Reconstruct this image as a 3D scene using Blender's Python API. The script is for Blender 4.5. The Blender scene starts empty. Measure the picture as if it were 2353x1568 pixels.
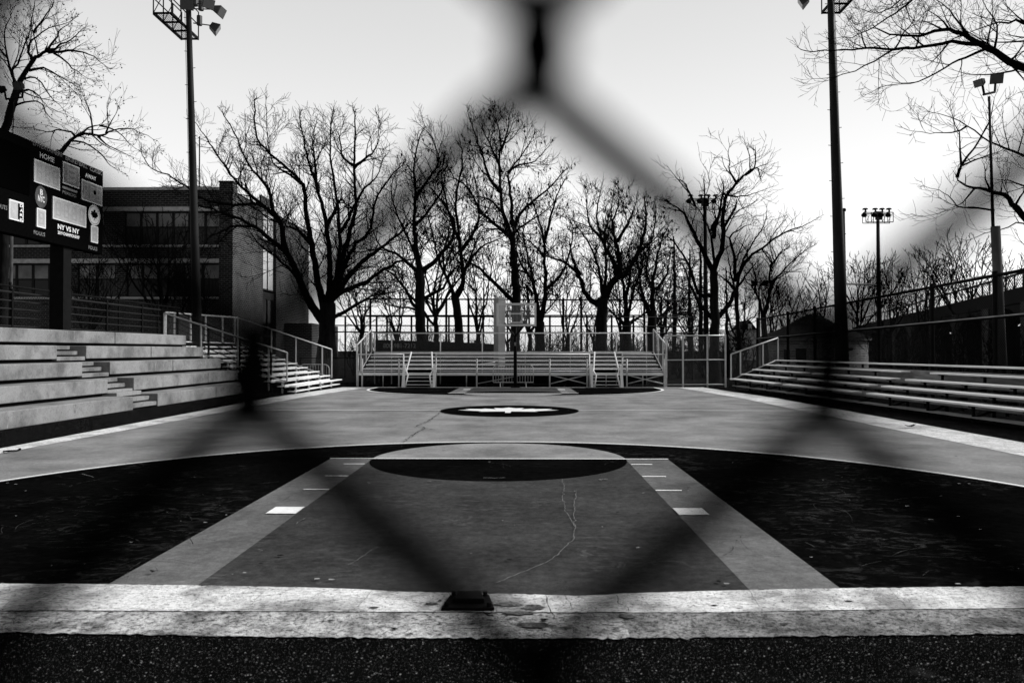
import bpy, math, random
import numpy as np
from mathutils import Vector, Matrix
R = math.radians
scene = bpy.context.scene
col = scene.collection

# ------------------------------------------------------------------ camera
F = 1719.7; CX, CY = 1176.0, 784.0          # focal length in pixels of a 2352 px wide frame
H = 1.579; PIT = 0.0119; YAW = 0.01366
CAM = Vector((0, 0, H))
rt = Vector((math.cos(YAW), math.sin(YAW), 0))
f0 = Vector((-math.sin(YAW), math.cos(YAW), 0))
fw = f0 * math.cos(PIT) + Vector((0, 0, math.sin(PIT)))
up = rt.cross(fw)
cd = bpy.data.cameras.new('camera'); cam = bpy.data.objects.new('camera', cd); col.objects.link(cam)
M = Matrix((rt, up, -fw)).transposed().to_4x4(); M.translation = CAM
cam.matrix_world = M
cd.sensor_fit = 'HORIZONTAL'; cd.sensor_width = 36; cd.lens = F / 2352 * 36
cd.clip_start = .01; cd.clip_end = 3000
cd.dof.use_dof = True; cd.dof.focus_distance = 26; cd.dof.aperture_fstop = 3.45
scene.camera = cam

def ray(px, py): return fw + rt * ((px - CX) / F) + up * (-(py - CY) / F)
def PZ(px, py, z=0):
    d = ray(px, py); t = (z - H) / d.z; return CAM + d * t
def PY(px, py, Y):
    d = ray(px, py); return CAM + d * (Y / d.y)
def PX(px, py, X):
    d = ray(px, py); return CAM + d * (X / d.x)
def lerp(a, b, t): return a + (b - a) * t
def gz(x, y):                                # lie of the land: falls a little at the far end, rises to the terrace
    s = min(max((y - 25) / 8.7, 0), 1) * -.1
    s += .12 * min(max((-8.3 - x) / 1.2, 0), 1)
    return s

# ------------------------------------------------------------------ materials
def mat(name, base, rough=.8, spec=.3, metal=0.0, kind=None, lo=.7, hi=1.3, scale=6, stretch=(1, 1, 1), bump=0, extra=None, detail=6, pits=1.0, wear=0.0):
    m = bpy.data.materials.new(name); m.use_nodes = True
    nt = m.node_tree; b = nt.nodes['Principled BSDF']
    b.inputs['Roughness'].default_value = rough; b.inputs['Specular IOR Level'].default_value = spec
    b.inputs['Metallic'].default_value = metal
    b.inputs['Base Color'].default_value = (base, base, base, 1)
    N = nt.nodes.new; L = nt.links.new
    if kind is None: return m
    tc = N('ShaderNodeTexCoord'); mp = N('ShaderNodeMapping'); mp.inputs['Scale'].default_value = stretch
    L(tc.outputs['Object'], mp.inputs['Vector'])
    def noise(sc, det=detail, r=.6):
        n = N('ShaderNodeTexNoise'); n.inputs['Scale'].default_value = sc; n.inputs['Detail'].default_value = det
        n.inputs['Roughness'].default_value = r
        L(mp.outputs['Vector'], n.inputs['Vector']); return n
    def ramp(src, stops):
        r = N('ShaderNodeValToRGB'); L(src, r.inputs['Fac'])
        e = r.color_ramp.elements
        while len(e) < len(stops): e.new(.5)
        for k, (p, v) in enumerate(stops): e[k].position = p; e[k].color = (v, v, v, 1)
        return r
    def mix(fac, a, c, mode='MIX'):
        x = N('ShaderNodeMix'); x.data_type = 'RGBA'; x.blend_type = mode
        if hasattr(fac, 'is_linked'): L(fac, x.inputs[0])
        else: x.inputs[0].default_value = fac
        for s, v in ((6, a), (7, c)):
            if hasattr(v, 'is_linked'): L(v, x.inputs[s])
            else: x.inputs[s].default_value = (v, v, v, 1)
        return x.outputs[2]
    def voro(sc, feat='F1'):
        v = N('ShaderNodeTexVoronoi'); v.feature = feat; v.inputs['Scale'].default_value = sc
        L(mp.outputs['Vector'], v.inputs['Vector']); return v
    n1 = noise(scale)
    colr = ramp(n1.outputs['Fac'], [(.3, base * lo), (.7, base * hi)]).outputs[0]
    hsrc = n1.outputs['Fac']
    if kind == 'speck':                       # aggregate: pale grains of several sizes in a dark binder
        for sc, w, val in ((95, .16, extra), (42, .13, extra * 1.2), (190, .2, extra * .6)):
            v = voro(sc); g = ramp(v.outputs['Distance'], [(w, 1), (w + .07, 0)])
            nn = noise(sc * .5, 1); g2 = ramp(nn.outputs['Fac'], [(.54, 0), (.62, 1)])
            f = mix(1.0, g.outputs[0], g2.outputs[0], 'MULTIPLY')
            colr = mix(f, colr, val)
        pn = noise(1.3, 5); pr = ramp(pn.outputs['Fac'], [(.6, 0), (.74, .5)])
        colr = mix(pr.outputs[0], colr, extra * .16)
    if kind == 'court':                       # painted asphalt: fine grain, faint rolled streaks, scuffs
        g = noise(130, 2, .8); gr = ramp(g.outputs['Fac'], [(.25, .66), (.75, 1.3)])
        colr = mix(1.0, colr, gr.outputs[0], 'MULTIPLY')
        big = noise(.75, 7, .68); br = ramp(big.outputs['Fac'], [(.34, .6), (.66, 1.3)])
        colr = mix(1.0, colr, br.outputs[0], 'MULTIPLY')
        mp2 = N('ShaderNodeMapping'); mp2.inputs['Scale'].default_value = (1.1, 4, 1); L(tc.outputs['Object'], mp2.inputs['Vector'])
        st = N('ShaderNodeTexNoise'); st.inputs['Scale'].default_value = 2.6; st.inputs['Detail'].default_value = 8; st.inputs['Roughness'].default_value = .72
        L(mp2.outputs['Vector'], st.inputs['Vector'])
        w = ramp(st.outputs['Fac'], [(.57, 0), (.76, 1)])
        pm = noise(.45, 3); pr = ramp(pm.outputs['Fac'], [(.42, .05), (.66, 1)])
        f = mix(1.0, w.outputs[0], pr.outputs[0], 'MULTIPLY')
        colr = mix(f, colr, extra)
        g2 = noise(38, 3, .85); gr2 = ramp(g2.outputs['Fac'], [(.3, .78), (.7, 1.22)])
        colr = mix(1.0, colr, gr2.outputs[0], 'MULTIPLY')
        if wear:                              # swirling scuffs where the paint has worn thin
            sw = N('ShaderNodeTexNoise'); sw.inputs['Scale'].default_value = 3.4; sw.inputs['Detail'].default_value = 10; sw.inputs['Roughness'].default_value = .8; sw.inputs['Distortion'].default_value = 1.6
            mp4 = N('ShaderNodeMapping'); mp4.inputs['Scale'].default_value = (1, 1.7, 1); L(tc.outputs['Object'], mp4.inputs['Vector']); L(mp4.outputs['Vector'], sw.inputs['Vector'])
            w2 = ramp(sw.outputs['Fac'], [(.52, 0), (.68, 1)]); pm2 = noise(.5, 5, .65); pr2 = ramp(pm2.outputs['Fac'], [(.47, 0), (.62, 1)])
            f2 = mix(1.0, w2.outputs[0], pr2.outputs[0], 'MULTIPLY'); colr = mix(f2, colr, wear)
    if kind == 'concrete':                    # weathered concrete: broad stains, trowel streaks, pits and grit
        hard = min(1, pits)
        big = noise(scale * .3, 6, .65); br = ramp(big.outputs['Fac'], [(.38, extra), (.54, 1)])
        colr = mix(1.0, colr, br.outputs[0], 'MULTIPLY')
        mp3 = N('ShaderNodeMapping'); mp3.inputs['Scale'].default_value = (1, 3.2, 2); mp3.inputs['Rotation'].default_value = (0, 0, .35); L(tc.outputs['Object'], mp3.inputs['Vector'])
        st = N('ShaderNodeTexNoise'); st.inputs['Scale'].default_value = scale * 3; st.inputs['Detail'].default_value = 9; st.inputs['Roughness'].default_value = .78
        L(mp3.outputs['Vector'], st.inputs['Vector']); sr = ramp(st.outputs['Fac'], [(.36, 1 - .6 * hard), (.52, 1)])
        colr = mix(1.0, colr, sr.outputs[0], 'MULTIPLY')
        pit = noise(scale * 8, 5, .8); pr = ramp(pit.outputs['Fac'], [(.37, 1 - .92 * hard), (.43 + .035 * pits, 1)])
        colr = mix(1.0, colr, pr.outputs[0], 'MULTIPLY')
        if pits > 1:
            p2 = noise(scale * 3.2, 8, .8); r2 = ramp(p2.outputs['Fac'], [(.4, .12), (.5, 1)])
            colr = mix(1.0, colr, r2.outputs[0], 'MULTIPLY')
        fine = noise(220, 2, .8); fr = ramp(fine.outputs['Fac'], [(.3, .7), (.7, 1.2)])
        colr = mix(1.0, colr, fr.outputs[0], 'MULTIPLY')
        hsrc = pit.outputs['Fac']
    if kind == 'brick':
        br = N('ShaderNodeTexBrick'); sx = N('ShaderNodeSeparateXYZ'); cx = N('ShaderNodeCombineXYZ')
        ad = N('ShaderNodeMath'); ad.operation = 'ADD'
        L(tc.outputs['Object'], sx.inputs[0]); L(sx.outputs[0], ad.inputs[0]); L(sx.outputs[1], ad.inputs[1])
        L(ad.outputs[0], cx.inputs[0]); L(sx.outputs[2], cx.inputs[1]); L(cx.outputs[0], br.inputs['Vector'])
        br.inputs['Scale'].default_value = 1.0; br.inputs['Brick Width'].default_value = .42; br.inputs['Row Height'].default_value = .16
        br.inputs['Mortar Size'].default_value = .028
        br.inputs['Color1'].default_value = (base * .6,) * 3 + (1,); br.inputs['Color2'].default_value = (base * 1.25,) * 3 + (1,)
        br.inputs['Mortar'].default_value = (extra,) * 3 + (1,)
        nb = noise(.35, 5); rb = ramp(nb.outputs['Fac'], [(.3, .55), (.7, 1.25)])
        colr = mix(1.0, br.outputs['Color'], rb.outputs[0], 'MULTIPLY')
    L(colr, b.inputs['Base Color'])
    if bump:
        bp = N('ShaderNodeBump'); bp.inputs['Strength'].default_value = bump; bp.inputs['Distance'].default_value = .02
        L(hsrc, bp.inputs['Height']); L(bp.outputs['Normal'], b.inputs['Normal'])
    return m

m_asph = mat('asphalt', .0025, .95, .0, kind='speck', scale=3, extra=.26, bump=.25)
m_court = mat('court_paint', .215, .9, .08, kind='court', scale=14, lo=.86, hi=1.12, extra=.3)
m_dark = mat('court_dark_paint', .0028, .95, .0, kind='court', scale=10, lo=.6, hi=1.4, extra=.014, wear=.055)
m_key = mat('court_key_paint', .04, .92, .03, kind='court', scale=12, lo=.75, hi=1.25, extra=.13, wear=.13)
m_strip = mat('court_strip_paint', .125, .92, .06, kind='court', scale=12, lo=.85, hi=1.12, extra=.24)
m_black = mat('court_black_paint', .003, .95, .0, kind='court', scale=10, lo=.7, hi=1.4, extra=.03)
m_white = mat('line_paint', .78, .8, .2, kind='noise', scale=20, lo=.85, hi=1.05)
m_band = mat('concrete_band', .8, .9, .1, kind='concrete', scale=4, lo=.8, hi=1.1, extra=.6, bump=.2, pits=.8)
m_kerb = mat('concrete_kerb', .86, .92, .2, kind='concrete', scale=6, lo=.85, hi=1.08, extra=.36, bump=.5)
m_kerb2 = mat('pitted_concrete', .8, .95, .15, kind='concrete', scale=8, lo=.8, hi=1.1, extra=.3, bump=.8, pits=1.7)
m_crack = mat('crack_filler', .004, .95, .05)
m_patch = mat('worn_patch', .17, .9, .1, kind='noise', scale=60, lo=.1, hi=1.7)
m_terr = mat('terrace_concrete', .27, .92, .1, kind='concrete', scale=2.6, lo=.85, hi=1.1, extra=.5, bump=.08, pits=.3)
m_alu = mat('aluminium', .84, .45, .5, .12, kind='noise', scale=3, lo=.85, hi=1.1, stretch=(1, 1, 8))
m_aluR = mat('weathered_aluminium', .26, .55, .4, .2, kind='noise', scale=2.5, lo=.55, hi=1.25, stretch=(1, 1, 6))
m_galv = mat('galvanised_tube', .55, .5, .5, .25, kind='noise', scale=8, lo=.8, hi=1.15)
m_wire = mat('mesh_wire', .09, .6, .2)
m_blackwire = mat('black_fence_wire', .0012, 1.0, .0)
m_dsteel = mat('dark_steel', .005, .7, .06, kind='noise', scale=5, lo=.6, hi=1.4)
m_mast = mat('mast_steel', .012, .65, .12, kind='noise', scale=4, lo=.5, hi=1.5, stretch=(1, 1, .2))
m_bark = mat('bark', .008, .95, .04, kind='noise', scale=7, lo=.35, hi=1.8, stretch=(1, 1, .25), bump=.8)
m_twig = mat('twigs', .005, .95, .0)
m_leaf = mat('dead_leaves', .01, .9, .05)
m_brick = mat('brickwork', .03, .9, .03, kind='brick', extra=.12)
m_stone = mat('stone_band', .6, .85, .2, kind='noise', scale=3, lo=.7, hi=1.2)
m_frame = mat('window_frame', .012, .6, .2)
m_shade = mat('window_blind', .26, .5, .4, kind='noise', scale=.7, lo=.5, hi=1.5)
m_glass = mat('window_glass', .008, .15, .35)
m_roof = mat('roof_shingles', .006, .9, .1, kind='noise', scale=8, lo=.6, hi=1.5)
m_pale = mat('pale_brick', .42, .9, .1, kind='brick', extra=.6)
m_board = mat('scoreboard_black', .0022, .9, .0, kind='noise', scale=20, lo=.7, hi=1.5)
m_screen = mat('video_screen', .001, .9, .0)
m_disp = mat('score_display', .42, .5, .3, kind='noise', scale=5, lo=.8, hi=1.1)
m_disp2 = mat('worn_display', .25, .6, .3, kind='noise', scale=7, lo=.45, hi=1.3)
m_seg = mat('digit_segments', .34, .5, .3)
m_letter = mat('white_lettering', .75, .6, .2)
m_glet = mat('grey_lettering', .16, .6, .2, kind='noise', scale=12, lo=.4, hi=1.8)
m_lamp = mat('lamp_housing', .05, .5, .4, kind='noise', scale=6, lo=.6, hi=1.4)
m_lens = mat('lamp_lens', .1, .3, .4)
m_pillar = mat('pillar_concrete', .42, .85, .2, kind='noise', scale=2, lo=.85, hi=1.1)
m_banner = mat('banner', .009, .9, .05)
m_via = mat('viaduct_steel', .007, .8, .1, kind='noise', scale=1, lo=.6, hi=1.5)
m_pier = mat('pier_stone', .06, .9, .1, kind='noise', scale=1.5, lo=.5, hi=1.5)
m_rust = mat('black_iron', .003, .8, .1)

# ------------------------------------------------------------------ objects
wl = {}
def tag(o, label=None, cat=None, group=None, kind=None):
    if label: o['label'] = label
    if cat: o['category'] = cat
    if group: o['group'] = group
    if kind: o['kind'] = kind
    return o
def thing(name, label, cat, loc=(0, 0, 0), group=None):
    o = bpy.data.objects.new(name, None); col.objects.link(o); o.location = loc
    o.empty_display_size = .3
    wl[o.as_pointer()] = Vector(loc); return tag(o, label, cat, group)

class MB:
    def __init__(s): s.V = []; s.Fc = []
    def quad(s, *p):
        n = len(s.V); s.V += [tuple(q) for q in p]; s.Fc.append(tuple(range(n, n + len(p))))
    def hexa(s, b, t):
        n = len(s.V); s.V += [tuple(q) for q in b] + [tuple(q) for q in t]
        s.Fc += [(n + 3, n + 2, n + 1, n), (n + 4, n + 5, n + 6, n + 7)]
        for i in range(4):
            j = (i + 1) % 4; s.Fc.append((n + i, n + j, n + 4 + j, n + 4 + i))
    def box(s, x0, x1, y0, y1, z0, z1):
        s.hexa([(x0, y0, z0), (x1, y0, z0), (x1, y1, z0), (x0, y1, z0)], [(x0, y0, z1), (x1, y0, z1), (x1, y1, z1), (x0, y1, z1)])
    def obox(s, o, a, b, c, la, lb, lc):      # corner o, unit axes, lengths
        o = Vector(o); A = Vector(a) * la; B = Vector(b) * lb; Cc = Vector(c) * lc
        s.hexa([o, o + A, o + A + B, o + B], [o + Cc, o + A + Cc, o + A + B + Cc, o + B + Cc])
    def bar(s, p, q, w, h, upv=(0, 0, 1)):    # rectangular bar centred on the line pq
        p = Vector(p); q = Vector(q); d = (q - p).normalized(); u = Vector(upv)
        sx = d.cross(u)
        if sx.length < 1e-4: sx = d.cross(Vector((1, 0, 0)))
        sx.normalize(); u = sx.cross(d)
        c = [sx * (w / 2) * i + u * (h / 2) * j for i, j in ((-1, -1), (1, -1), (1, 1), (-1, 1))]
        s.hexa([p + k for k in c], [q + k for k in c])
    def tube(s, pts, r, n=8, cap=True):
        pts = [Vector(p) for p in pts]; k = len(pts)
        rs = r if isinstance(r, (list, tuple)) else [r] * k
        base = len(s.V)
        ref = None
        for i, p in enumerate(pts):
            t = (pts[min(i + 1, k - 1)] - pts[max(i - 1, 0)]).normalized()
            if ref is None:
                ref = t.cross(Vector((0, 0, 1)))
                if ref.length < .1: ref = t.cross(Vector((1, 0, 0)))
            ref = (ref - t * ref.dot(t)).normalized(); b = t.cross(ref)
            for j in range(n):
                a = 2 * math.pi * j / n
                s.V.append(tuple(p + (ref * math.cos(a) + b * math.sin(a)) * rs[i]))
        for i in range(k - 1):
            for j in range(n):
                j2 = (j + 1) % n
                s.Fc.append((base + i * n + j, base + i * n + j2, base + (i + 1) * n + j2, base + (i + 1) * n + j))
        if cap:
            s.Fc.append(tuple(base + j for j in range(n))[::-1]); s.Fc.append(tuple(base + (k - 1) * n + j for j in range(n)))
    def prism(s, poly, v):                    # polygon points extruded by vector v
        n = len(poly); b = len(s.V); v = Vector(v)
        s.V += [tuple(p) for p in poly] + [tuple(Vector(p) + v) for p in poly]
        s.Fc += [tuple(range(b, b + n))[::-1], tuple(range(b + n, b + 2 * n))]
        for i in range(n):
            j = (i + 1) % n; s.Fc.append((b + i, b + j, b + n + j, b + n + i))
    def build(s, name, m, parent=None, smooth=False, bevel=0, **kw):
        off = wl[parent.as_pointer()] if parent else Vector((0, 0, 0))
        me = bpy.data.meshes.new(name)
        me.from_pydata([(v[0] - off.x, v[1] - off.y, v[2] - off.z) for v in s.V], [], s.Fc)
        me.materials.append(m)
        if smooth: me.polygons.foreach_set('use_smooth', [True] * len(me.polygons))
        me.update()
        o = bpy.data.objects.new(name, me); col.objects.link(o)
        if parent: o.parent = parent
        wl[o.as_pointer()] = off
        if bevel:
            bm = o.modifiers.new('bevel', 'BEVEL'); bm.width = bevel; bm.segments = 2; bm.limit_method = 'ANGLE'
        return tag(o, **kw)

def np_object(name, V, Q, m, parent=None, smooth=True):
    off = wl[parent.as_pointer()] if parent else Vector((0, 0, 0))
    V = np.asarray(V, dtype=np.float32) - np.array(off, dtype=np.float32)
    me = bpy.data.meshes.new(name); nf = len(Q); k = Q.shape[1]
    me.vertices.add(len(V)); me.vertices.foreach_set('co', V.ravel())
    me.loops.add(nf * k); me.loops.foreach_set('vertex_index', Q.astype(np.int32).ravel())
    me.polygons.add(nf); me.polygons.foreach_set('loop_start', np.arange(nf, dtype=np.int32) * k)
    me.update(calc_edges=True)
    if smooth: me.polygons.foreach_set('use_smooth', np.ones(nf, dtype=bool))
    me.materials.append(m)
    o = bpy.data.objects.new(name, me); col.objects.link(o)
    if parent: o.parent = parent
    wl[o.as_pointer()] = off
    return o

def np_tubes(polys, sides):
    """polys: list of (points, radii); returns verts and quads of many tapered tubes"""
    lens = [len(p) for p, r in polys]
    P = np.array([q for p, r in polys for q in p], dtype=np.float64).reshape(-1, 3)
    Rr = np.array([q for p, r in polys for q in r], dtype=np.float64)
    n = len(P); idx = np.arange(n); start = np.zeros(n, bool); end = np.zeros(n, bool)
    s = np.cumsum([0] + lens[:-1]); start[s] = True; end[s + np.array(lens) - 1] = True
    T = P[np.where(end, idx, idx + 1)] - P[np.where(start, idx, idx - 1)]
    T /= np.maximum(np.linalg.norm(T, axis=1, keepdims=True), 1e-9)
    ref = np.tile(np.array([[.31, .87, .38]]), (n, 1))
    A = np.cross(T, ref); A /= np.maximum(np.linalg.norm(A, axis=1, keepdims=True), 1e-9)
    B = np.cross(T, A)
    ang = np.arange(sides) * 2 * math.pi / sides
    V = P[:, None, :] + Rr[:, None, None] * (A[:, None, :] * np.cos(ang)[None, :, None] + B[:, None, :] * np.sin(ang)[None, :, None])
    i0 = idx[~end]; j = np.arange(sides); j2 = (j + 1) % sides
    Q = np.stack([i0[:, None] * sides + j, i0[:, None] * sides + j2, (i0[:, None] + 1) * sides + j2, (i0[:, None] + 1) * sides + j], axis=2).reshape(-1, 4)
    return V.reshape(-1, 3), Q

def chain(mb_list, p0, p1, z0, z1, cell, rad, z0b=None, z1b=None):
    """straight crossing wires of a chain-link panel between p0 and p1 (heights may differ at p1)"""
    p0 = Vector(p0); p1 = Vector(p1); W = (p1 - p0).length; d = (p1 - p0) / W
    z0b = z0 if z0b is None else z0b; z1b = z1 if z1b is None else z1b
    polys = []
    Hh = max(z1, z1b) - min(z0, z0b); zb = min(z0, z0b)
    for sgn in (1, -1):
        k = -Hh
        u = 0
        n = int((W + Hh) / cell)
        for i in range(n + 1):
            c = -Hh + i * cell if sgn == 1 else i * cell
            # line: s = c + sgn * h
            hs = []
            for t in range(41):
                h = Hh * t / 40; s_ = c + sgn * h
                if 0 <= s_ <= W:
                    f = s_ / W; lo = lerp(z0, z0b, f); hi = lerp(z1, z1b, f)
                    if lo - 1e-6 <= zb + h <= hi + 1e-6: hs.append((s_, zb + h))
            if len(hs) >= 2:
                a, b = hs[0], hs[-1]
                polys.append(([tuple(p0 + d * a[0])[:2] + (a[1],), tuple(p0 + d * b[0])[:2] + (b[1],)], [rad, rad]))
    mb_list += polys

def text_mesh(txt, p0, xd, yd, w, h, m, parent, name='lettering', thick=.004, bold=0.0):
    """lettering fitted to a w x h rectangle with lower left corner p0 and unit axes xd, yd"""
    cu = bpy.data.curves.new(name, 'FONT'); cu.body = txt; cu.size = 1; cu.extrude = 0; cu.offset = bold * .9
    cu.resolution_u = 3
    ob = bpy.data.objects.new(name, cu); col.objects.link(ob)
    dg = bpy.context.evaluated_depsgraph_get(); dg.update()
    me = bpy.data.meshes.new_from_object(ob.evaluated_get(dg))
    bpy.data.objects.remove(ob); bpy.data.curves.remove(cu)
    xs = [v.co.x for v in me.vertices]; ys = [v.co.y for v in me.vertices]
    x0, x1, y0, y1 = min(xs), max(xs), min(ys), max(ys)
    off = wl[parent.as_pointer()]
    xd = Vector(xd); yd = Vector(yd); p0 = Vector(p0)
    for v in me.vertices:
        v.co = p0 + xd * ((v.co.x - x0) / (x1 - x0) * w) + yd * ((v.co.y - y0) / (y1 - y0) * h) - off
    me.materials.clear(); me.materials.append(m)
    o = bpy.data.objects.new(name, me); col.objects.link(o); o.parent = parent
    wl[o.as_pointer()] = off
    return o

# ------------------------------------------------------------------ ground and court
xs = [-600, -60, -30, -16, -9.5, -8.3, 0, 8, 16, 30, 60, 600]
ys = [-60, -8, 0, 8, 16, 25, 33.7, 45, 60, 90, 160, 1500]
g = MB()
g.V = [(x, y, gz(x, y)) for y in ys for x in xs]
nx = len(xs)
g.Fc = [(j * nx + i, j * nx + i + 1, (j + 1) * nx + i + 1, (j + 1) * nx + i) for j in range(len(ys) - 1) for i in range(nx - 1)]
g.build('ground', m_asph, kind='structure')

AX = -.34; B0 = 5.02; B1 = 33.67
def sheet(name, polys, m, dz):
    """flat painted areas; each polygon is split along the fold of the ground at y = 25"""
    mb = MB()
    for poly in polys:
        for keep in (-1, 1):
            out = []
            n = len(poly)
            for i in range(n):
                a, b = poly[i], poly[(i + 1) % n]
                sa = (a[1] - 25) * keep >= 0; sb = (b[1] - 25) * keep >= 0
                if sa: out.append(a)
                if sa != sb:
                    t = (25 - a[1]) / (b[1] - a[1]); out.append((lerp(a[0], b[0], t), 25.0))
            if len(out) >= 3: mb.quad(*[(x, y, gz(0, y) + dz) for x, y in out])
    return mb.build(name, m, kind='structure')
def xy(p): return (p.x, p.y)
# near edge of the court follows the uneven concrete strip
edge_px = [(-700, 1338), (0, 1343), (258, 1345), (455, 1347), (700, 1352), (820, 1356), (900, 1361), (1000, 1364), (1150, 1366), (1330, 1371), (1440, 1366), (1600, 1361), (1750, 1357), (1925, 1354), (2200, 1351), (2400, 1350), (3000, 1346)]
near_edge = [xy(PZ(*p)) for p in edge_px]
def near_y(x):
    for a, b in zip(near_edge, near_edge[1:]):
        if a[0] <= x <= b[0]: return lerp(a[1], b[1], (x - a[0]) / (b[0] - a[0]))
    return near_edge[0][1]
LI = [xy(PZ(0, 1042)), (-7.0, B1)]; LO = [xy(PZ(0, 1019)), (-8.2, B1)]
RI = [xy(PZ(2352, 1048)), (7.02, B1)]; RO = [xy(PZ(2352, 1017)), (8.2, B1)]
def ext(l, y): (x0, y0), (x1, y1) = l; return (x0 + (x1 - x0) * (y - y0) / (y1 - y0), y)
xa_, xb_ = ext(LI, 5.0)[0], ext(RI, 5.0)[0]
court = [(xa_, near_y(xa_))] + [p for p in near_edge if xa_ < p[0] < xb_] + [(xb_, near_y(xb_)), RI[1], LI[1]]
sheet('court', [court], m_court, .004)
sheet('sideline_band', [[ext(LO, 4.9), ext(LI, 4.9), LI[1], LO[1]], [ext(RI, 4.9), ext(RO, 4.9), RO[1], RI[1]]], m_band, .008)
sheet('end_band', [[(-8.2, B1), (8.2, B1), (8.2, B1 + .42), (-8.2, B1 + .42)]], m_band, .009)

def arc_zone(cx, cy, r, ybase, toward, n=72, ylimit=None):
    """area inside the three point line: straight sides, then the arc"""
    pts = []
    for i in range(n + 1):
        a = math.pi * i / n
        pts.append((cx + r * math.cos(a), cy + toward * r * math.sin(a)))
    return [(cx + r, ybase)] + pts + [(cx - r, ybase)]
def ring(outer, inner):
    n = len(outer); return [[outer[i], outer[i + 1], inner[i + 1], inner[i]] for i in range(n - 1)]
def circ(cx, cy, r, a0=0, a1=360, n=64):
    return [(cx + r * math.cos(R(a0 + (a1 - a0) * i / n)), cy + r * math.sin(R(a0 + (a1 - a0) * i / n))) for i in range(n + 1)]
# circle through three points of the near three point line
pa, pb, pc = xy(PZ(0, 1108)), xy(PZ(1195, 1016.5)), xy(PZ(2352, 1120))
def circum(a, b, c):
    d = 2 * (a[0] * (b[1] - c[1]) + b[0] * (c[1] - a[1]) + c[0] * (a[1] - b[1]))
    s = lambda p: p[0] ** 2 + p[1] ** 2
    ux = (s(a) * (b[1] - c[1]) + s(b) * (c[1] - a[1]) + s(c) * (a[1] - b[1])) / d
    uy = (s(a) * (c[0] - b[0]) + s(b) * (a[0] - c[0]) + s(c) * (b[0] - a[0])) / d
    return ux, uy, math.hypot(a[0] - ux, a[1] - uy)
cx3, cy3, r3 = circum(pa, pb, pc)
near3 = arc_zone(cx3, cy3, r3, 5.5, 1)
zone = near3[1:-1]
base_pts = [p for p in near_edge if cx3 - r3 < p[0] < cx3 + r3]
zone_poly = [(cx3 - r3, near_y(cx3 - r3))] + base_pts + [(cx3 + r3, near_y(cx3 + r3))] + zone
sheet('three_point_zone', [zone_poly], m_dark, .008)
FAR = dict(cx=-.3, cy=B1 - 1.6, r=6.15)
farz = arc_zone(FAR['cx'], FAR['cy'], FAR['r'], B1 - .12, -1)
sheet('three_point_zone', [farz], m_dark, .008)
lines = ring(arc_zone(cx3, cy3, r3 + .03, 5.5, 1)[1:-1], arc_zone(cx3, cy3, r3 - .03, 5.5, 1)[1:-1])
lines += ring(arc_zone(FAR['cx'], FAR['cy'], FAR['r'] + .1, B1 - .12, -1), arc_zone(FAR['cx'], FAR['cy'], FAR['r'] - .02, B1 - .12, -1))
# keys: outer strips, inner lane, free throw circle
FT = B0 + 5.79; FT2 = B1 - 5.79
hi, ho, rc = 1.829, 2.438, 1.829
for s in (-1, 1):
    pass
def basepoly(xa, xb):                          # points of the near edge between xa and xb
    return [(xa, near_y(xa))] + [p for p in near_edge if xa < p[0] < xb] + [(xb, near_y(xb))]
sheet('key_strip', [basepoly(AX - ho, AX - hi) + [(AX - hi, FT), (AX - ho, FT)], basepoly(AX + hi, AX + ho) + [(AX + ho, FT), (AX + hi, FT)],
                    [(AX - ho, B1 - .05), (AX - hi, B1 - .05), (AX - hi, FT2), (AX - ho, FT2)], [(AX + ho, B1 - .05), (AX + hi, B1 - .05), (AX + hi, FT2), (AX + ho, FT2)]], m_strip, .012)
sheet('key_lane', [basepoly(AX - hi, AX + hi) + [(AX + hi, FT), (AX - hi, FT)], [(AX - hi, B1 - .05), (AX + hi, B1 - .05), (AX + hi, FT2), (AX - hi, FT2)]], m_key, .012)
sheet('free_throw_half_circle', [circ(AX, FT, rc, 0, 180), circ(AX, FT2, rc, 180, 360)], m_court, .016)
sheet('free_throw_dark_half', [circ(AX, FT, rc, 180, 360), circ(AX, FT2, rc, 0, 180)], m_black, .016)
HC = B0 + 14.52
sheet('centre_circle', [circ(-.33, HC, 1.8)], m_black, .016)
def bx(x0, x1, y0, y1): return [(x0, y0), (x1, y0), (x1, y1), (x0, y1)]
lines += [bx(AX - ho, AX + ho, FT - .025, FT + .025), bx(AX - ho, AX + ho, FT2 - .04, FT2 + .04)]
lines += [bx(ext(LI, HC)[0] + .0, -.33 - 1.8, HC - .03, HC + .03), bx(-.33 + 1.8, ext(RI, HC)[0] - .0, HC - .03, HC + .03)]
for s in (-1, 1):
    for yy, dd in ((2.134, .305), (3.35, .05), (4.27, .05), (5.25, .05)):
        a, b = sorted((AX + s * hi, AX + s * (hi + .29)))
        lines += [bx(a, b, B0 + yy, B0 + yy + dd), bx(a, b, B1 - yy - dd * 1.5, B1 - yy)]
lines += [bx(-7.0, 7.0, B1 - .06, B1 + .02)]
sheet('line_marking', lines, m_white, .021)
# leaf in the centre circle
half = [(0, 1.0), (.13, .72), (.3, .8), (.25, .38), (.47, .58), (.53, .44), (.86, .5), (.74, .22), (.97, .06), (.5, -.3), (.56, -.47), (.06, -.38), (.05, -.82)]
leaf = half + [(-x, y) for x, y in half[::-1]]
ctr_leaf = [(-.36 + x * 1.36, HC - .02 + y * .95) for x, y in leaf]
mb = MB(); n0 = len(ctr_leaf)
for i in range(n0):                            # fan from the middle keeps the concave outline right
    a, b = ctr_leaf[i], ctr_leaf[(i + 1) % n0]
    mb.quad((a[0], a[1], .022), (b[0], b[1], .022), (-.36, HC - .08, .022))
mb.build('leaf_emblem', m_white, kind='structure')

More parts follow.
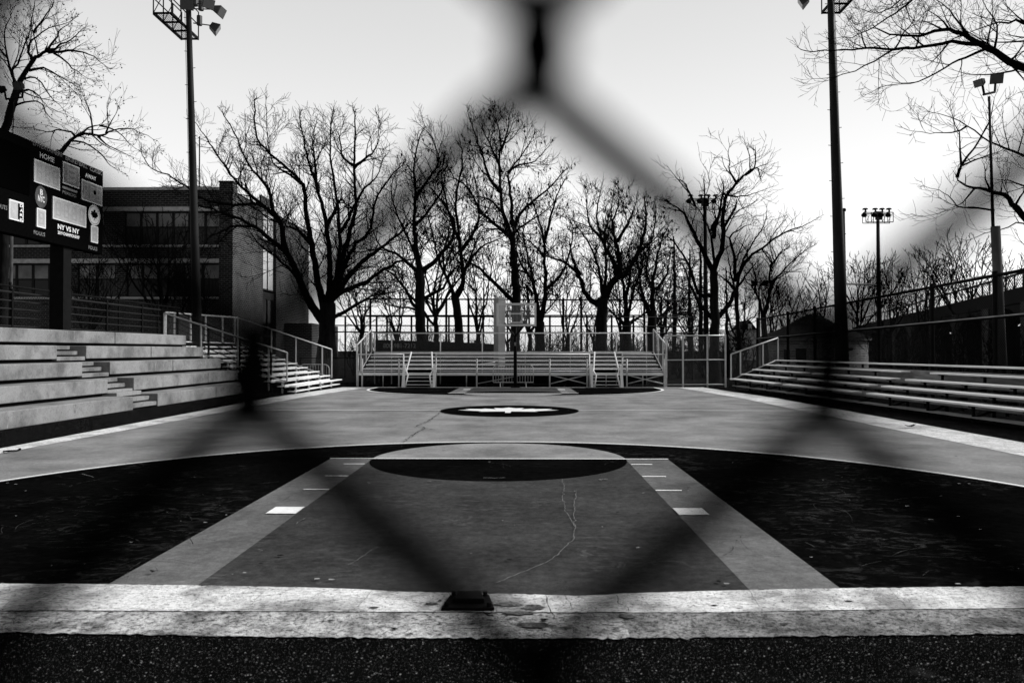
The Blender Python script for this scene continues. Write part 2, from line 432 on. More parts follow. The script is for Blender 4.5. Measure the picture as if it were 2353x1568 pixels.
# concrete strip at the near end: two courses with a joint, and asphalt this side of it
mid_px = [(-700, 1404), (0, 1406), (500, 1407), (900, 1409), (1300, 1410), (1600, 1411), (1925, 1405), (2400, 1400), (3000, 1396)]
bot_px = [(-700, 1452), (0, 1455), (300, 1459), (600, 1464), (900, 1467), (1200, 1468), (1500, 1468), (1800, 1465), (2100, 1461), (2400, 1457), (3000, 1450)]
mid = [xy(PZ(*p)) for p in mid_px]; bot = [xy(PZ(*p)) for p in bot_px]
def strip(a, b, z, name, m):
    mb = MB(); mb.quad(*[(x, y, z) for x, y in a], *[(x, y, z) for x, y in b[::-1]]); return mb.build(name, m, kind='structure')
strip([(x, y - .012) for x, y in near_edge][::1], [(x, y + .006) for x, y in mid], .010, 'concrete_strip', m_kerb) if False else None
rag_r = random.Random(12)
def rag(pts, amp, step=.03):
    out = []
    for (ax, ay), (bx_, by) in zip(pts, pts[1:]):
        n = max(1, int(math.hypot(bx_ - ax, by - ay) / step))
        for k in range(n): out.append((lerp(ax, bx_, k / n), lerp(ay, by, k / n) + rag_r.gauss(0, amp) + (rag_r.random() < .05) * rag_r.choice((-1, 1)) * amp * 3))
    out.append(pts[-1]); return out
def ribbon(a, b, z, name, m):
    # quads between two ragged edges sampled at the same places
    mb = MB(); n = 520; x0 = max(a[0][0], b[0][0]); x1 = min(a[-1][0], b[-1][0])
    def at(l, x):
        for p, q in zip(l, l[1:]):
            if p[0] <= x <= q[0]: return lerp(p[1], q[1], (x - p[0]) / max(q[0] - p[0], 1e-9))
        return l[-1][1]
    A = []; B = []
    for i in range(n + 1):
        x = lerp(x0, x1, i / n); A.append((x, at(a, x), z)); B.append((x, at(b, x), z))
    for i in range(n): mb.quad(A[i], A[i + 1], B[i + 1], B[i])
    mb.build(name, m, kind='structure')
ribbon(rag([(x, y + .006) for x, y in mid], .0022), rag(near_edge, .004), .012, 'concrete_strip', m_kerb)
xs_ = PZ(1450, 1430).x
cut = lambda l, lo, hi_: [(max(lo, min(hi_, p[0])), p[1]) for p in l if lo - .5 < p[0] < hi_ + .5]
rb, rm = rag(bot, .006), rag(mid, .0015)
ribbon([p for p in rb if p[0] <= xs_ + .05], [p for p in rm if p[0] <= xs_ + .05], .0085, 'pitted_strip', m_kerb2)
ribbon([p for p in rb if p[0] >= xs_ - .05], [p for p in rm if p[0] >= xs_ - .05], .0095, 'pitted_strip', mat('grey_pitted_concrete', .4, .95, .1, kind='concrete', scale=9, lo=.8, hi=1.15, extra=.35, bump=.8, pits=1.8))
# spalled places where the surface has broken away, and slab joints
def blotch(px, py, w, h, seed):
    r_ = random.Random(seed); c = PZ(px, py); k = 22; pts = []
    for i in range(k):
        a_ = 2 * math.pi * i / k; rr = .55 + .45 * r_.random(); pts.append((c.x + math.cos(a_) * w * rr, c.y + math.sin(a_) * h * rr, .0165))
    return pts, (c.x, c.y, .0165)
mbA = MB(); mbB = MB()
for i, (px, py, w, h, dk) in enumerate([(1168, 1392, .1, .05, 0), (1195, 1412, .13, .035, 0), (990, 1392, .055, .03, 0), (1225, 1400, .08, .06, 0), (1230, 1440, .12, .05, 0), (1128, 1418, .03, .012, 1), (1178, 1424, .04, .01, 1), (1010, 1385, .02, .01, 1), (760, 1430, .03, .012, 1), (905, 1448, .025, .014, 1), (940, 1462, .03, .012, 1), (1085, 1450, .07, .006, 1), (1250, 1428, .03, .02, 1), (1300, 1445, .05, .012, 0), (1390, 1440, .03, .008, 1), (1415, 1448, .035, .01, 1), (1440, 1420, .06, .05, 0), (700, 1405, .05, .008, 1), (330, 1406, .03, .006, 1), (470, 1427, .02, .008, 1), (255, 1412, .03, .01, 1), (1030, 1398, .06, .03, 0), (860, 1400, .04, .02, 0), (560, 1440, .02, .008, 1), (1640, 1395, .03, .012, 1), (1500, 1452, .05, .012, 0), (1800, 1438, .04, .012, 1), (1950, 1385, .04, .012, 1)]):
    pts, c = blotch(px, py, w, h, 50 + i); mb_ = mbB if dk else mbA
    for k in range(len(pts)): mb_.quad(pts[k], pts[(k + 1) % len(pts)], c)
mbA.build('worn_concrete', mat('spalled_concrete', .16, .95, .1, kind='concrete', scale=9, lo=.5, hi=1.5, extra=.4, pits=1.5), kind='structure'); mbB.build('spall', m_crack, kind='structure')
# cracks, chips and scuffs lie on the paving as thin sheets
rng = random.Random(5)
def crack(pts, w, z=.026):
    mb = MB(); P = []
    for i in range(len(pts) - 1):
        a, b = Vector(xy(PZ(*pts[i]))), Vector(xy(PZ(*pts[i + 1])))
        n = max(2, int((b - a).length / .06))
        for k in range(n): P.append(a.lerp(b, k / n) + Vector((rng.gauss(0, w * .9), rng.gauss(0, w * .9))))
    P.append(Vector(xy(PZ(*pts[-1]))))
    for i in range(len(P) - 1):
        a, b = P[i], P[i + 1]; d = (b - a)
        if d.length < 1e-5: continue
        nrm = Vector((-d.y, d.x)).normalized()
        wa, wb = [w * .3 * (.4 + rng.random()) for _ in (0, 1)]
        mb.quad((a + nrm * wa).to_3d() + Vector((0, 0, z)), (b + nrm * wb).to_3d() + Vector((0, 0, z)), (b - nrm * wb).to_3d() + Vector((0, 0, z)), (a - nrm * wa).to_3d() + Vector((0, 0, z)))
    return mb
def cracks(name, lst, m):
    tot = MB()
    for pts, w in lst:
        c = crack(pts, w); n = len(tot.V); tot.V += c.V; tot.Fc += [tuple(i + n for i in f) for f in c.Fc]
    tot.build(name, m, kind='structure')
cracks('pavement_crack', [
    ([(925, 1018), (955, 997), (975, 985), (958, 980), (990, 966), (1010, 950)], .03), ([(885, 984), (930, 986)], .03), ([(975, 985), (1000, 990)], .03),
    ([(432, 1236), (438, 1245), (443, 1256)], .012), ([(980, 1112), (1010, 1109), (1080, 1106), (1135, 1109)], .016), ([(1085, 1094), (1060, 1099), (1090, 1106)], .01),
    ([(830, 1304), (960, 1305), (1120, 1308), (1180, 1307), (1280, 1311), (1330, 1309), (1340, 1318), (1400, 1330)], .006),
    ([(0, 1404), (400, 1408), (700, 1409), (900, 1410)], .006), ([(1415, 1372), (1425, 1385), (1420, 1395), (1440, 1403), (1444, 1412)], .007),
    ([(110, 1348), (70, 1360), (40, 1366)], .008), ([(880, 1468), (905, 1452), (930, 1446), (955, 1440), (990, 1446)], .008),
    ([(1040, 1427), (1140, 1432), (1230, 1433)], .007), ([(1085, 1446), (1175, 1448)], .01), ([(1340, 1432), (1420, 1440), (1445, 1430)], .006),
    ([(820, 1405), (760, 1420), (740, 1440), (770, 1450)], .006), ([(600, 1372), (572, 1402)], .004), ([(858, 1360), (820, 1404)], .005), ([(1248, 1374), (1262, 1405), (1272, 1430)], .012), ([(1300, 1376), (1318, 1408)], .006), ([(1720, 1362), (1745, 1405)], .004), ([(2040, 1356), (2080, 1402)], .004),
    ([(900, 1444), (1000, 1438), (1080, 1444), (1140, 1438)], .006), ([(500, 1052), (560, 1044), (640, 1040)], .012), ([(1560, 960), (1700, 952), (1790, 955)], .015), ([(300, 1050), (420, 1040), (520, 1022)], .012), ([(1240, 1180), (1330, 1195), (1480, 1190)], .004), ([(690, 1240), (800, 1225), (900, 1232)], .004)], m_crack)
mb = MB(); r_ = random.Random(8)
for i in range(110):                           # flecks of grit, gum and chipped paint
    px, py = r_.uniform(0, 2352), 930 + 420 * r_.random() ** 1.5; c = PZ(px, py); w = r_.uniform(.006, .022) * 1
    p_ = [(c.x + w * math.cos(a_ * 1.2566) * r_.uniform(.5, 1.4), c.y + w * math.sin(a_ * 1.2566) * r_.uniform(.4, 1), .027) for a_ in range(5)]
    mb.quad(*p_)
mb.build('grit', mat('pale_grit', .28, .9, .1, kind='noise', scale=9, lo=.2, hi=1.6), kind='structure')
mb = MB()
for i in range(150):                           # faint curved shoe and bin scuffs
    px, py = r_.uniform(0, 2352), 960 + 370 * r_.random() ** 1.2; c = PZ(px, py); R_ = r_.uniform(.3, 1.6); a0 = r_.uniform(0, 6.28); da = r_.uniform(.15, .7) / R_; w = r_.uniform(.002, .006); n_ = 7
    for k in range(n_):
        t0_, t1_ = a0 + da * k / n_, a0 + da * (k + 1) / n_; ww = w * (.4 + r_.random())
        if r_.random() < .2: continue
        mb.quad(*[(c.x + (R_ + q_) * math.cos(b_) - R_ * math.cos(a0), c.y + ((R_ + q_) * math.sin(b_) - R_ * math.sin(a0)), .0265) for q_, b_ in ((0, t0_), (0, t1_), (ww, t1_), (ww, t0_))])
mb.build('scuff_mark', mat('rubbed_paint', .05, .95, .0, kind='noise', scale=12, lo=.1, hi=1.7), kind='structure')
mb = MB()
for i in range(110):
    px, py = r_.uniform(0, 2352), 930 + 420 * r_.random() ** 1.4; c = PZ(px, py); w = r_.uniform(.008, .03)
    mb.quad(*[(c.x + w * math.cos(a_ * 1.2566) * r_.uniform(.5, 1.4), c.y + w * math.sin(a_ * 1.2566) * r_.uniform(.4, 1), .0275) for a_ in range(5)])
mb.build('grime', m_crack, kind='structure')
cracks('paint_scuff', [
    ([(1292, 1104), (1296, 1122), (1293, 1150), (1300, 1180), (1322, 1215)], .008), ([(1322, 1130), (1318, 1180), (1320, 1240), (1270, 1290), (1230, 1310), (1140, 1345)], .009),
    ([(975, 1108), (990, 1110)], .03), ([(1110, 1102), (1160, 1101)], .02), ([(800, 1304), (870, 1262)], .008), ([(700, 1195), (680, 1210)], .01), ([(770, 1330), (830, 1328)], .012),
    ([(190, 1092), (215, 1100)], .015), ([(840, 1112), (850, 1114)], .02), ([(1380, 1106), (1395, 1104)], .03), ([(600, 1268), (590, 1275)], .01), ([(440, 1470), (505, 1471)], .008)], m_patch)
# near hoop's cut-off base
t = thing('post_base', 'low black steel base of a removed post, set in the near concrete strip', 'post base', PZ(1072, 1385))
a, b, c, d = PZ(1012, 1407), PZ(1136, 1406), PZ(1124, 1374), PZ(1034, 1374)
mb = MB(); mb.hexa([q + Vector((0, 0, -.0)) for q in (a, b, c, d)], [q + Vector((0, 0, .03)) for q in (a, b, c, d)]); mb.build('base_plate', m_rust, t, bevel=.006)
mb = MB(); ctr = (a + b + c + d) / 4; mb.hexa([lerp(ctr, q, .62) + Vector((0, .03, .03)) for q in (a, b, c, d)], [lerp(ctr, q, .6) + Vector((0, .03, .06)) for q in (a, b, c, d)]); mb.build('stub', m_rust, t, bevel=.006)
for q in (a, b, c, d):
    w = lerp(ctr, q, .8); mb = MB(); mb.tube([w + Vector((0, 0, .03)), w + Vector((0, 0, .055))], .016, 6); mb.build('bolt', m_rust, t)
# dead leaves and litter
for i, (px, py, sz, lb) in enumerate([(2090, 983, .22, 'large curled dead leaf on the right pale band'), (1816, 900, .3, 'small dark leaf at the far end of the right band'), (1750, 902, .3, 'flat dark leaf on the court beside the far right band'),
                                     (352, 1322, .05, 'dead leaf on the pale left key strip'), (1120, 1421, .06, 'five pointed dead leaf stuck to the near concrete strip')]):
    c = PZ(px, py); mb = MB(); pts = []
    for k, (x, y) in enumerate(leaf): pts.append((c.x + x * sz * .6, c.y + y * sz * .6, .03 + gz(0, c.y) + .25 * sz * abs(x) + rng.random() * .02 * sz))
    for k in range(len(pts)): mb.quad(pts[k], pts[(k + 1) % len(pts)], (c.x, c.y, .032 + gz(0, c.y)))
    o = mb.build('fallen_leaf', m_leaf, label=lb, cat='leaf')
mb = MB(); mb.tube([PZ(8, 1036, .02), PZ(22, 1035, .04), PZ(40, 1034, .02), PZ(46, 1031, .03)], [.012, .015, .012, .02], 6)
mb.build('fallen_stick', m_leaf, label='short dark stick lying on the left pale band', cat='stick')

# ------------------------------------------------------------------ terrace on the left
XT = [-(9.53 + .63 * k) for k in range(5)]
top = [.454 + .415 * k for k in range(5)]
YE = 26.7; YS = -3.0; N0, N1 = 18.25, 19.45     # far end, near end, stair notch
t = thing('seating_terrace', 'stepped pale concrete terrace with a stair cut through it', 'terrace', (-11, 12, 0))
for k in range(5):
    x0 = XT[k]; z1 = top[k]; z0 = z1 - .335
    xb = XT[k + 1] - .25 if k < 4 else -16.0
    joints = {0: [9.9, 23.2], 1: [24.1], 2: [13.2, 23.0], 3: [22.9], 4: [16.6, 22.0]}[k]
    spans = [(YS, N0), (N1, YE)] if k < 4 else [(YS, YE)]
    for s0, s1 in spans:
        cuts = [s0] + [j for j in joints if s0 < j < s1] + [s1]
        for a, b in zip(cuts, cuts[1:]):
            mb = MB(); mb.box(xb, x0, a + .016, b - .016, z0, z1); mb.build('seat_slab', m_terr, t, bevel=.018)
    mb = MB()                                   # set-back foot of each tier (near-black colour for the shaded gap below each slab)
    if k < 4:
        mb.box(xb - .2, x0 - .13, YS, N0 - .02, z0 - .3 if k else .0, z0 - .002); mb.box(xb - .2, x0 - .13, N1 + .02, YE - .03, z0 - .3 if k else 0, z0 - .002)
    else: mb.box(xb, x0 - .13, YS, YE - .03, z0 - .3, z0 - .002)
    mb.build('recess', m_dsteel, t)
    if k < 4:
        for i in range(3):                      # three steps up within the notch
            zz = (top[k - 1] if k else .12) + .138 * (i + 1)
            mb = MB(); mb.box(x0 - .22 * (i + 1) - .62 + .2 - .2, x0 - .21 * i + .0 - (.02 if i == 0 else 0), N0 + .004, N1 - .004, zz - .1, zz)
            mb.build('step', m_terr, t, bevel=.012)
r_ = random.Random(21); mbs = MB()
for _ in range(46):
    k = r_.randrange(5); y = r_.uniform(6, 26); h_ = r_.uniform(.06, .3); w_ = r_.uniform(.015, .07); z1 = top[k] - r_.choice((0.02, .02, .1))
    if k < 4 and N0 - .1 < y < N1 + .1: continue
    z0 = max(z1 - h_, top[k] - .32); mbs.quad((XT[k] + .0015, y - w_, z1), (XT[k] + .0015, y + w_, z1), (XT[k] + .0015, y + w_ * r_.uniform(.2, .9), z0), (XT[k] + .0015, y - w_ * r_.uniform(.1, .8), z0))
mbs.build('water_stain', mat('stained_concrete', .17, .95, .05, kind='noise', scale=9, lo=.55, hi=1.6), t, kind='stuff')
# handrail along the top and down the far end
t = thing('handrail', 'dark steel handrail of five bars along the terrace top and down its far end', 'handrail', (-13.2, 16, 2.1))
XR = -13.15; zt = top[4]
for i, zz in enumerate((1.05, .83, .62, .40, .18)):
    mb = MB(); p = [(XR, -2, zt + zz), (XR, YE + .3, zt + zz - .12)]
    q = [(-12.6, YE + .5, zt + zz - .15), (-9.3, YE + .9, .45 + zz)]
    mb.tube(p + q, .028 if i < 1 else .02, 6); mb.build('rail', m_mast, t)
for y in [1.5 + 2.2 * k for k in range(12)]:
    mb = MB(); mb.bar((XR, y, zt), (XR, y, zt + 1.05), .06, .06); mb.build('post', m_dsteel, t)
for f in (.0, .33, .66, 1.0):
    x = lerp(-12.6, -9.3, f); y = lerp(YE + .5, YE + .9, f); z = lerp(zt - .15, .45, f)
    mb = MB(); mb.bar((x, y, max(z - .5, .1)), (x, y, z + 1.05), .06, .06); mb.build('post', m_dsteel, t)
# mesh fence behind the terrace
def chain_fence(name, label, segs, posts, rails, wire_m, tube_m, cell=.08, rad=.004, pr=.04, cat='fence', base=None, group=None):
    t = thing(name, label, cat, base if base else (segs[0][0][0], segs[0][0][1], 0), group)
    polys = []
    for s in segs: chain(polys, s[0], s[1], s[2], s[3], cell, rad, *(s[4:] if len(s) > 4 else ()))
    V, Q = np_tubes(polys, 3); np_object('wire_mesh', V, Q, wire_m, t, smooth=False)
    for p, z0, z1 in posts:
        mb = MB(); mb.tube([(p[0], p[1], z0), (p[0], p[1], z1)], pr, 8); mb.build('post', tube_m, t, smooth=False)
    for a, b in rails:
        mb = MB(); mb.tube([a, b], pr * .7, 6); mb.build('rail', tube_m, t, smooth=True)
    return t
chain_fence('mesh_fence', 'low dark mesh fence behind the terrace handrail', [((-15.2, 4), (-15.2, 33), 1.6, 3.55)],
            [((-15.2, 4 + 3 * k), 1, 3.6) for k in range(10)], [((-15.2, 4, 3.55), (-15.2, 33, 3.45))], m_dsteel, m_dsteel, .12, .005)

# ------------------------------------------------------------------ scoreboard
XB = -12.5
def zb(zx, zy): return PX(zx / 3.0152 * .6402, (400 + zy / 3.0152) * .6402, XB)      # point on the board face
t = thing('scoreboard', 'large black basketball scoreboard on steel columns above the terrace', 'scoreboard', (XB, 20.4, 2.1))
c_tr, c_br = PX(240, 395, XB), PX(233, 584, XB)
YR = (c_tr.y + c_br.y) / 2; ZT, ZBt = c_tr.z, c_br.z
YL = zb(335, 400).y; YN = 8.5
mb = MB(); mb.box(XB - .28, XB, YN, YR, ZBt, ZT); body = mb.build('cabinet', m_board, t, bevel=.015)
def rect(zp, d0, d1, name, m, par=None, inset=0):
    ps = [zb(*p) for p in zp]
    ya = (ps[0].y + ps[3].y) / 2; yb = (ps[1].y + ps[2].y) / 2; za = (ps[2].z + ps[3].z) / 2; zc = (ps[0].z + ps[1].z) / 2
    mb = MB(); mb.box(XB + d0, XB + d1, ya + inset, yb - inset, za + inset, zc - inset); return mb.build(name, m, par or t), (ya, yb, za, zc)
def display(zp, m, n=0):
    fr, r = rect(zp, .001, .03, 'display_frame', m_letter)
    ya, yb, za, zc = r; mb = MB(); mb.box(XB + .004, XB + .0325, ya + .03, yb - .03, za + .03, zc - .03); o = mb.build('display_panel', m, fr)
    ya, yb, za, zc = r
    if n:
        wdt = (yb - ya - .07) / n
        for k in range(n):                     # a figure eight of unlit segments in one piece
            a = ya + .035 + wdt * (k + .2); b = ya + .035 + wdt * (k + .82); lo = za + (zc - za) * .18; hh_ = zc - (zc - za) * .18; md = (lo + hh_) / 2; s_ = wdt * .13
            Ys_ = [a, a + s_, b - s_, b]; Zs_ = [lo, lo + s_, md - s_ / 2, md + s_ / 2, hh_ - s_, hh_]; mb2 = MB()
            mb2.V = [(XB + .0345, y, z) for z in Zs_ for y in Ys_]
            mb2.Fc = [(r * 4 + c, r * 4 + c + 1, r * 4 + c + 5, r * 4 + c + 4) for r in range(5) for c in range(3) if not (c == 1 and r in (1, 3))]
            mb2.build('digit', m_seg, fr)
    return r
display([(365, 505), (640, 625), (635, 858), (355, 755)], m_disp, 3)
display([(672, 535), (850, 610), (845, 838), (668, 775)], m_disp2, 1)
r_aw = display([(878, 728), (1098, 820), (1092, 1030), (870, 945)], m_disp2, 3)
display([(565, 908), (925, 1040), (918, 1265), (558, 1150)], m_disp, 4)
display([(390, 1040), (487, 1068), (480, 1268), (385, 1245)], m_disp, 1)
display([(978, 1230), (1053, 1250), (1048, 1430), (972, 1410)], m_disp, 1)
r_dk = display([(92, 942), (245, 995), (237, 1200), (85, 1160)], m_disp)
rect([(668, 800), (830, 865), (830, 888), (668, 826)], .001, .02, 'sponsor_strip', m_disp2)
vs = MB(); sA, sB = PX(-40, 300, XB), zb(300, 890)
vs.box(XB + .001, XB + .02, YN + .3, zb(315, 600).y, zb(150, 815).z - .1, ZT - .25); vs.build('video_screen', m_screen, t)
q = MB(); q.box(XB + .0335, XB + .04, lerp(r_dk[0], r_dk[1], .6), r_dk[1] - .04, r_dk[2] + .05, r_dk[3] - .05); q.build('name_plate', m_board, t)
def lett(txt, zp, m, bold=.02, dx=.006):
    ps = [zb(*p) for p in zp]; ya = (ps[0].y + ps[3].y) / 2; yb = (ps[1].y + ps[2].y) / 2; za = (ps[2].z + ps[3].z) / 2; zc = (ps[0].z + ps[1].z) / 2
    text_mesh(txt, (XB + dx, ya, za), (0, 1, 0), (0, 0, 1), yb - ya, zc - za, m, t, bold=bold)
lett('HOME', [(428, 438), (586, 500), (584, 556), (428, 500)], m_letter, .025)
lett('AWAY', [(922, 664), (1040, 712), (1036, 754), (920, 706)], m_letter, .025)
lett('PERIOD', [(674, 850), (824, 905), (822, 935), (672, 882)], m_glet, .02)
lett('FOULS', [(364, 1285), (485, 1312), (484, 1354), (362, 1326)], m_glet, .015)
lett('FOULS', [(957, 1448), (1051, 1470), (1050, 1508), (955, 1486)], m_glet, .015)
lett('NY VS NY', [(624, 1214), (858, 1276), (852, 1330), (622, 1268)], m_letter, .03)
lett('2019 CHAMPIONSHIP', [(624, 1288), (858, 1348), (856, 1384), (622, 1322)], m_letter, .025)
lett('ENTERTAINERS', [(355, 306), (672, 452), (672, 500), (352, 360)], m_glet, .02)
lett('BASKETBALL', [(708, 468), (944, 578), (944, 626), (706, 520)], m_glet, .02)
lett('CLASSIC', [(972, 590), (1108, 654), (1106, 698), (970, 636)], m_glet, .02)
lett('OUTS', [(-30, 992), (76, 1024), (76, 1068), (-30, 1040)], m_glet, .015)
for k, ch in enumerate('DARK'):
    zy = 1002 + k * 50; lett(ch, [(200, zy), (232, zy + 8), (230, zy + 40), (196, zy + 30)], m_letter, .03, .042)
def disc(zp, rad, name, m, dx, n=28, sq=1):
    c = zb(*zp); mb = MB(); pts = [(XB + .001, c.y + rad * math.cos(2 * math.pi * i / n), c.z + sq * rad * math.sin(2 * math.pi * i / n)) for i in range(n)]
    mb.prism(pts, (dx, 0, 0)); return mb.build(name, m, t), c
dsc, c = disc((1017, 1123), .3, 'emblem_ring', m_letter, .012)
mb = MB(); n = 28
for i in range(n):
    a, b = 2 * math.pi * i / n, 2 * math.pi * (i + 1) / n
    mb.quad(*[(XB + .0135, c.y + rr * math.cos(w), c.z + rr * math.sin(w)) for rr, w in ((.27, a), (.27, b), (.255, b), (.255, a))])
pts = [(c.y + x * .2, c.z + y * .2) for x, y in leaf]
for i in range(len(pts)):
    a, b = pts[i], pts[(i + 1) % len(pts)]; mb.quad((XB + .0135, a[0], a[1]), (XB + .0135, b[0], b[1]), (XB + .0135, c.y, c.z - .01))
mb.build('leaf_emblem', m_board, t)
dsc, c = disc((440, 925), .24, 'round_badge', m_lamp, .012, sq=1.2)
text_mesh('NYC', (XB + .015, c.y - .13, c.z - .13), (0, 1, 0), (0, 0, 1), .27, .16, m_letter, t, bold=.03)
text_mesh('B', (XB + .015, c.y - .05, c.z + .05), (0, 1, 0), (0, 0, 1), .12, .15, m_letter, t, bold=.03)
disc_o = disc((1013, 878), .07, 'puncture', m_screen, .035)
for y in (20.55, 12.2):
    mb = MB()
    mb.box(-12.98, -12.6, y - .18, y + .18, zt, ZBt + .2); mb.build('column', m_dsteel, t)
mb = MB(); mb.box(XB - .45, XB - .29, YN, YR - .3, ZBt + .1, ZBt + .3); mb.box(XB - .45, XB - .29, YN, YR - .3, ZT - .6, ZT - .4)
mb.build('back_beam', m_dsteel, t)

# ------------------------------------------------------------------ bleachers
def bleacher(name, label, o, a, b, segs, pitch, rise, z0, m, rows, foot=.28, riser_m=None, leg_m=None, leg_step=1.6, zgnd=0.0, seat_d=.26):
    """o: corner of the first seat, a: unit vector along the rows, b: unit vector backwards"""
    a = Vector((a[0], a[1], 0)).normalized(); b = Vector((b[0], b[1], 0)).normalized(); o = Vector((o[0], o[1], 0)); zv = Vector((0, 0, 1))
    t = thing(name, label, 'bleacher', o + Vector((0, 0, zgnd)))
    for k in range(rows):
        z = z0 + k * rise
        for s0, s1 in segs[k]:
            mb = MB(); mb.obox(o + a * s0 + b * (pitch * k) + zv * (z - .045), a, b, zv, s1 - s0, seat_d, .045); mb.build('seat_plank', m, t, bevel=.008)
        s0 = segs[k][0][0]; s1 = segs[k][-1][1]
        mb = MB(); mb.obox(o + a * (s0 + .15) + b * (pitch * k + .06 + (.0 if k == 0 else -.12)) + zv * (z - foot - .03), a, b, zv, s1 - s0 - .3, .3, .03)
        mb.build('foot_plank', riser_m or m, t)
        if k > 0:
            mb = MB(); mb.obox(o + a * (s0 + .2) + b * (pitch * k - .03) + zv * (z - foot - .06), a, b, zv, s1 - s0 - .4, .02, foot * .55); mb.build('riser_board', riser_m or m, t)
        x = s0 + .35
        while x < s1:
            if any(u0 <= x <= u1 for u0, u1 in segs[k]):
                mb = MB(); p = o + a * x + b * (pitch * k + .12)
                mb.bar(p + zv * (z - foot - .35 if k else zgnd), p + zv * (z - .05), .05, .05, tuple(a))
                mb.bar(p - b * .1 + zv * (z - .06), p + b * .14 + zv * (z - .06), .05, .025)
                mb.build('leg', leg_m or m_galv, t)
            x += leg_step
    # raking beams under the rows
    x = segs[0][0][0] + .35
    while x < segs[0][-1][1]:
        mb = MB(); mb.bar(o + a * x + b * .05 + zv * (z0 - foot - .06), o + a * x + b * (pitch * (rows - 1) + .2) + zv * (z0 + rise * (rows - 1) - foot - .06), .05, .06)
        bk = o + a * x + b * (pitch * (rows - 1) + .2)
        mb.bar(bk + zv * zgnd, bk + zv * (z0 + rise * (rows - 1) - foot), .05, .05); mb.build('support_frame', m_dsteel, t)
        x += leg_step
    return t, o, a, b
zv = Vector((0, 0, 1))
# right: rows run from the far end towards the camera
oR = (8.55, 31.0); endR = (9.95, 11.5)
aR = Vector((endR[0] - oR[0], endR[1] - oR[1], 0)).normalized(); bR = Vector((-aR.y, aR.x, 0)); bR = bR if bR.x > 0 else -bR
LR = 20.5
def sgaps(k): return [(0, 4.7 - .12 * k), (5.45 - .1 * k, 10.2 - .05 * k), (10.9, LR)]
segsR = [[(0, 4.5), (5.2, 9.9), (10.6, LR)], [(0, 4.6), (5.3, 9.9), (10.5, LR)], [(0, 4.7), (5.4, 10.2), (10.85, LR)], [(0, 9.9), (11.2, LR)], [(0, LR)]]
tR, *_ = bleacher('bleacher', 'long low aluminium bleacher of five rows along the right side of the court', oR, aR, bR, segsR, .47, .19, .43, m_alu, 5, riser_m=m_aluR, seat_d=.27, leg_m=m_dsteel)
oRv = Vector((oR[0], oR[1], 0))
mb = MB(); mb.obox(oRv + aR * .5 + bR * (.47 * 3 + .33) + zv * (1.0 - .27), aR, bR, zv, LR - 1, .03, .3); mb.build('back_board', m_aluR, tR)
def guard(t, base, top_, posts, m=m_galv, mesh=True, r=.03, cell=.09):
    """sloping end guard: base/top rail end points (pairs), posts at fractions"""
    (b0, b1), (t0, t1) = base, top_
    mb = MB(); mb.tube([t0, t1], r, 6); mb.build('guard_rail', m, t, smooth=True)
    mb = MB(); mb.tube([b0, b1], r * .8, 6); mb.build('guard_rail', m, t, smooth=True)
    for f in posts:
        mb = MB(); mb.tube([b0.lerp(b1, f), t0.lerp(t1, f)], r, 6); mb.build('guard_post', m, t)
    if mesh:
        polys = []; chain(polys, b0, b1, b0.z, t0.z, cell, .0025, b1.z, t1.z)
        if polys:
            V, Q = np_tubes(polys, 3); np_object('guard_mesh', V, Q, m_wire, t, False)
g0 = oRv - aR * .25 + bR * .15; g1 = oRv - aR * .25 + bR * 2.15
guard(tR, (g0 + zv * .35, g1 + zv * 1.2), (g0 + zv * 1.42, g1 + zv * 2.1), (0, .2, .68, 1))
# left bleacher, beyond the terrace
oL = (-8.15, 26.9); aL = Vector((.1, 6.6, 0)).normalized(); bL = Vector((-1, .0, 0))
segL = [[(0, 2.6), (3.0, 4.6), (5.0, 6.5)]] + [[(0, 3 - .15 * k), (3.3 - .15 * k, 6.5)] for k in range(1, 9)]
segL = [[(0, 2.9), (3.2, 6.5)] if k % 2 == 0 else [(0, 1.6), (1.9, 4.6), (4.8, 6.4)] for k in range(9)]
tL, *_ = bleacher('bleacher', 'short steep aluminium bleacher beyond the far end of the concrete terrace', oL, aL, bL, segL, .5, .18, .3, m_alu, 9, foot=.2, seat_d=.25)
oLv = Vector((oL[0], oL[1], 0)); e0, e1 = oLv + bL * .3, oLv + bL * 4.75
guard(tL, (e0 - aL * .1 + zv * .45, e1 - aL * .1 + zv * 1.9), (e0 - aL * .1 + zv * 1.5, e1 - aL * .1 + zv * 2.92), (0, .15, .4, .7, 1))
far0, far1 = e0 + aL * 6.6, e1 + aL * 6.6
guard(tL, (far0 + bL * .2 + zv * .35, far1 + zv * 1.9), (far0 + bL * .2 + zv * 1.62, far1 + zv * 3.05), (0, .1, .38, .64, 1))
guard(tL, (e1 + zv * 1.9, far1 + zv * 1.9), (e1 + zv * 2.95, far1 + zv * 3.05), (0, .1, .3, .5, .75, .95, 1), r=.035)
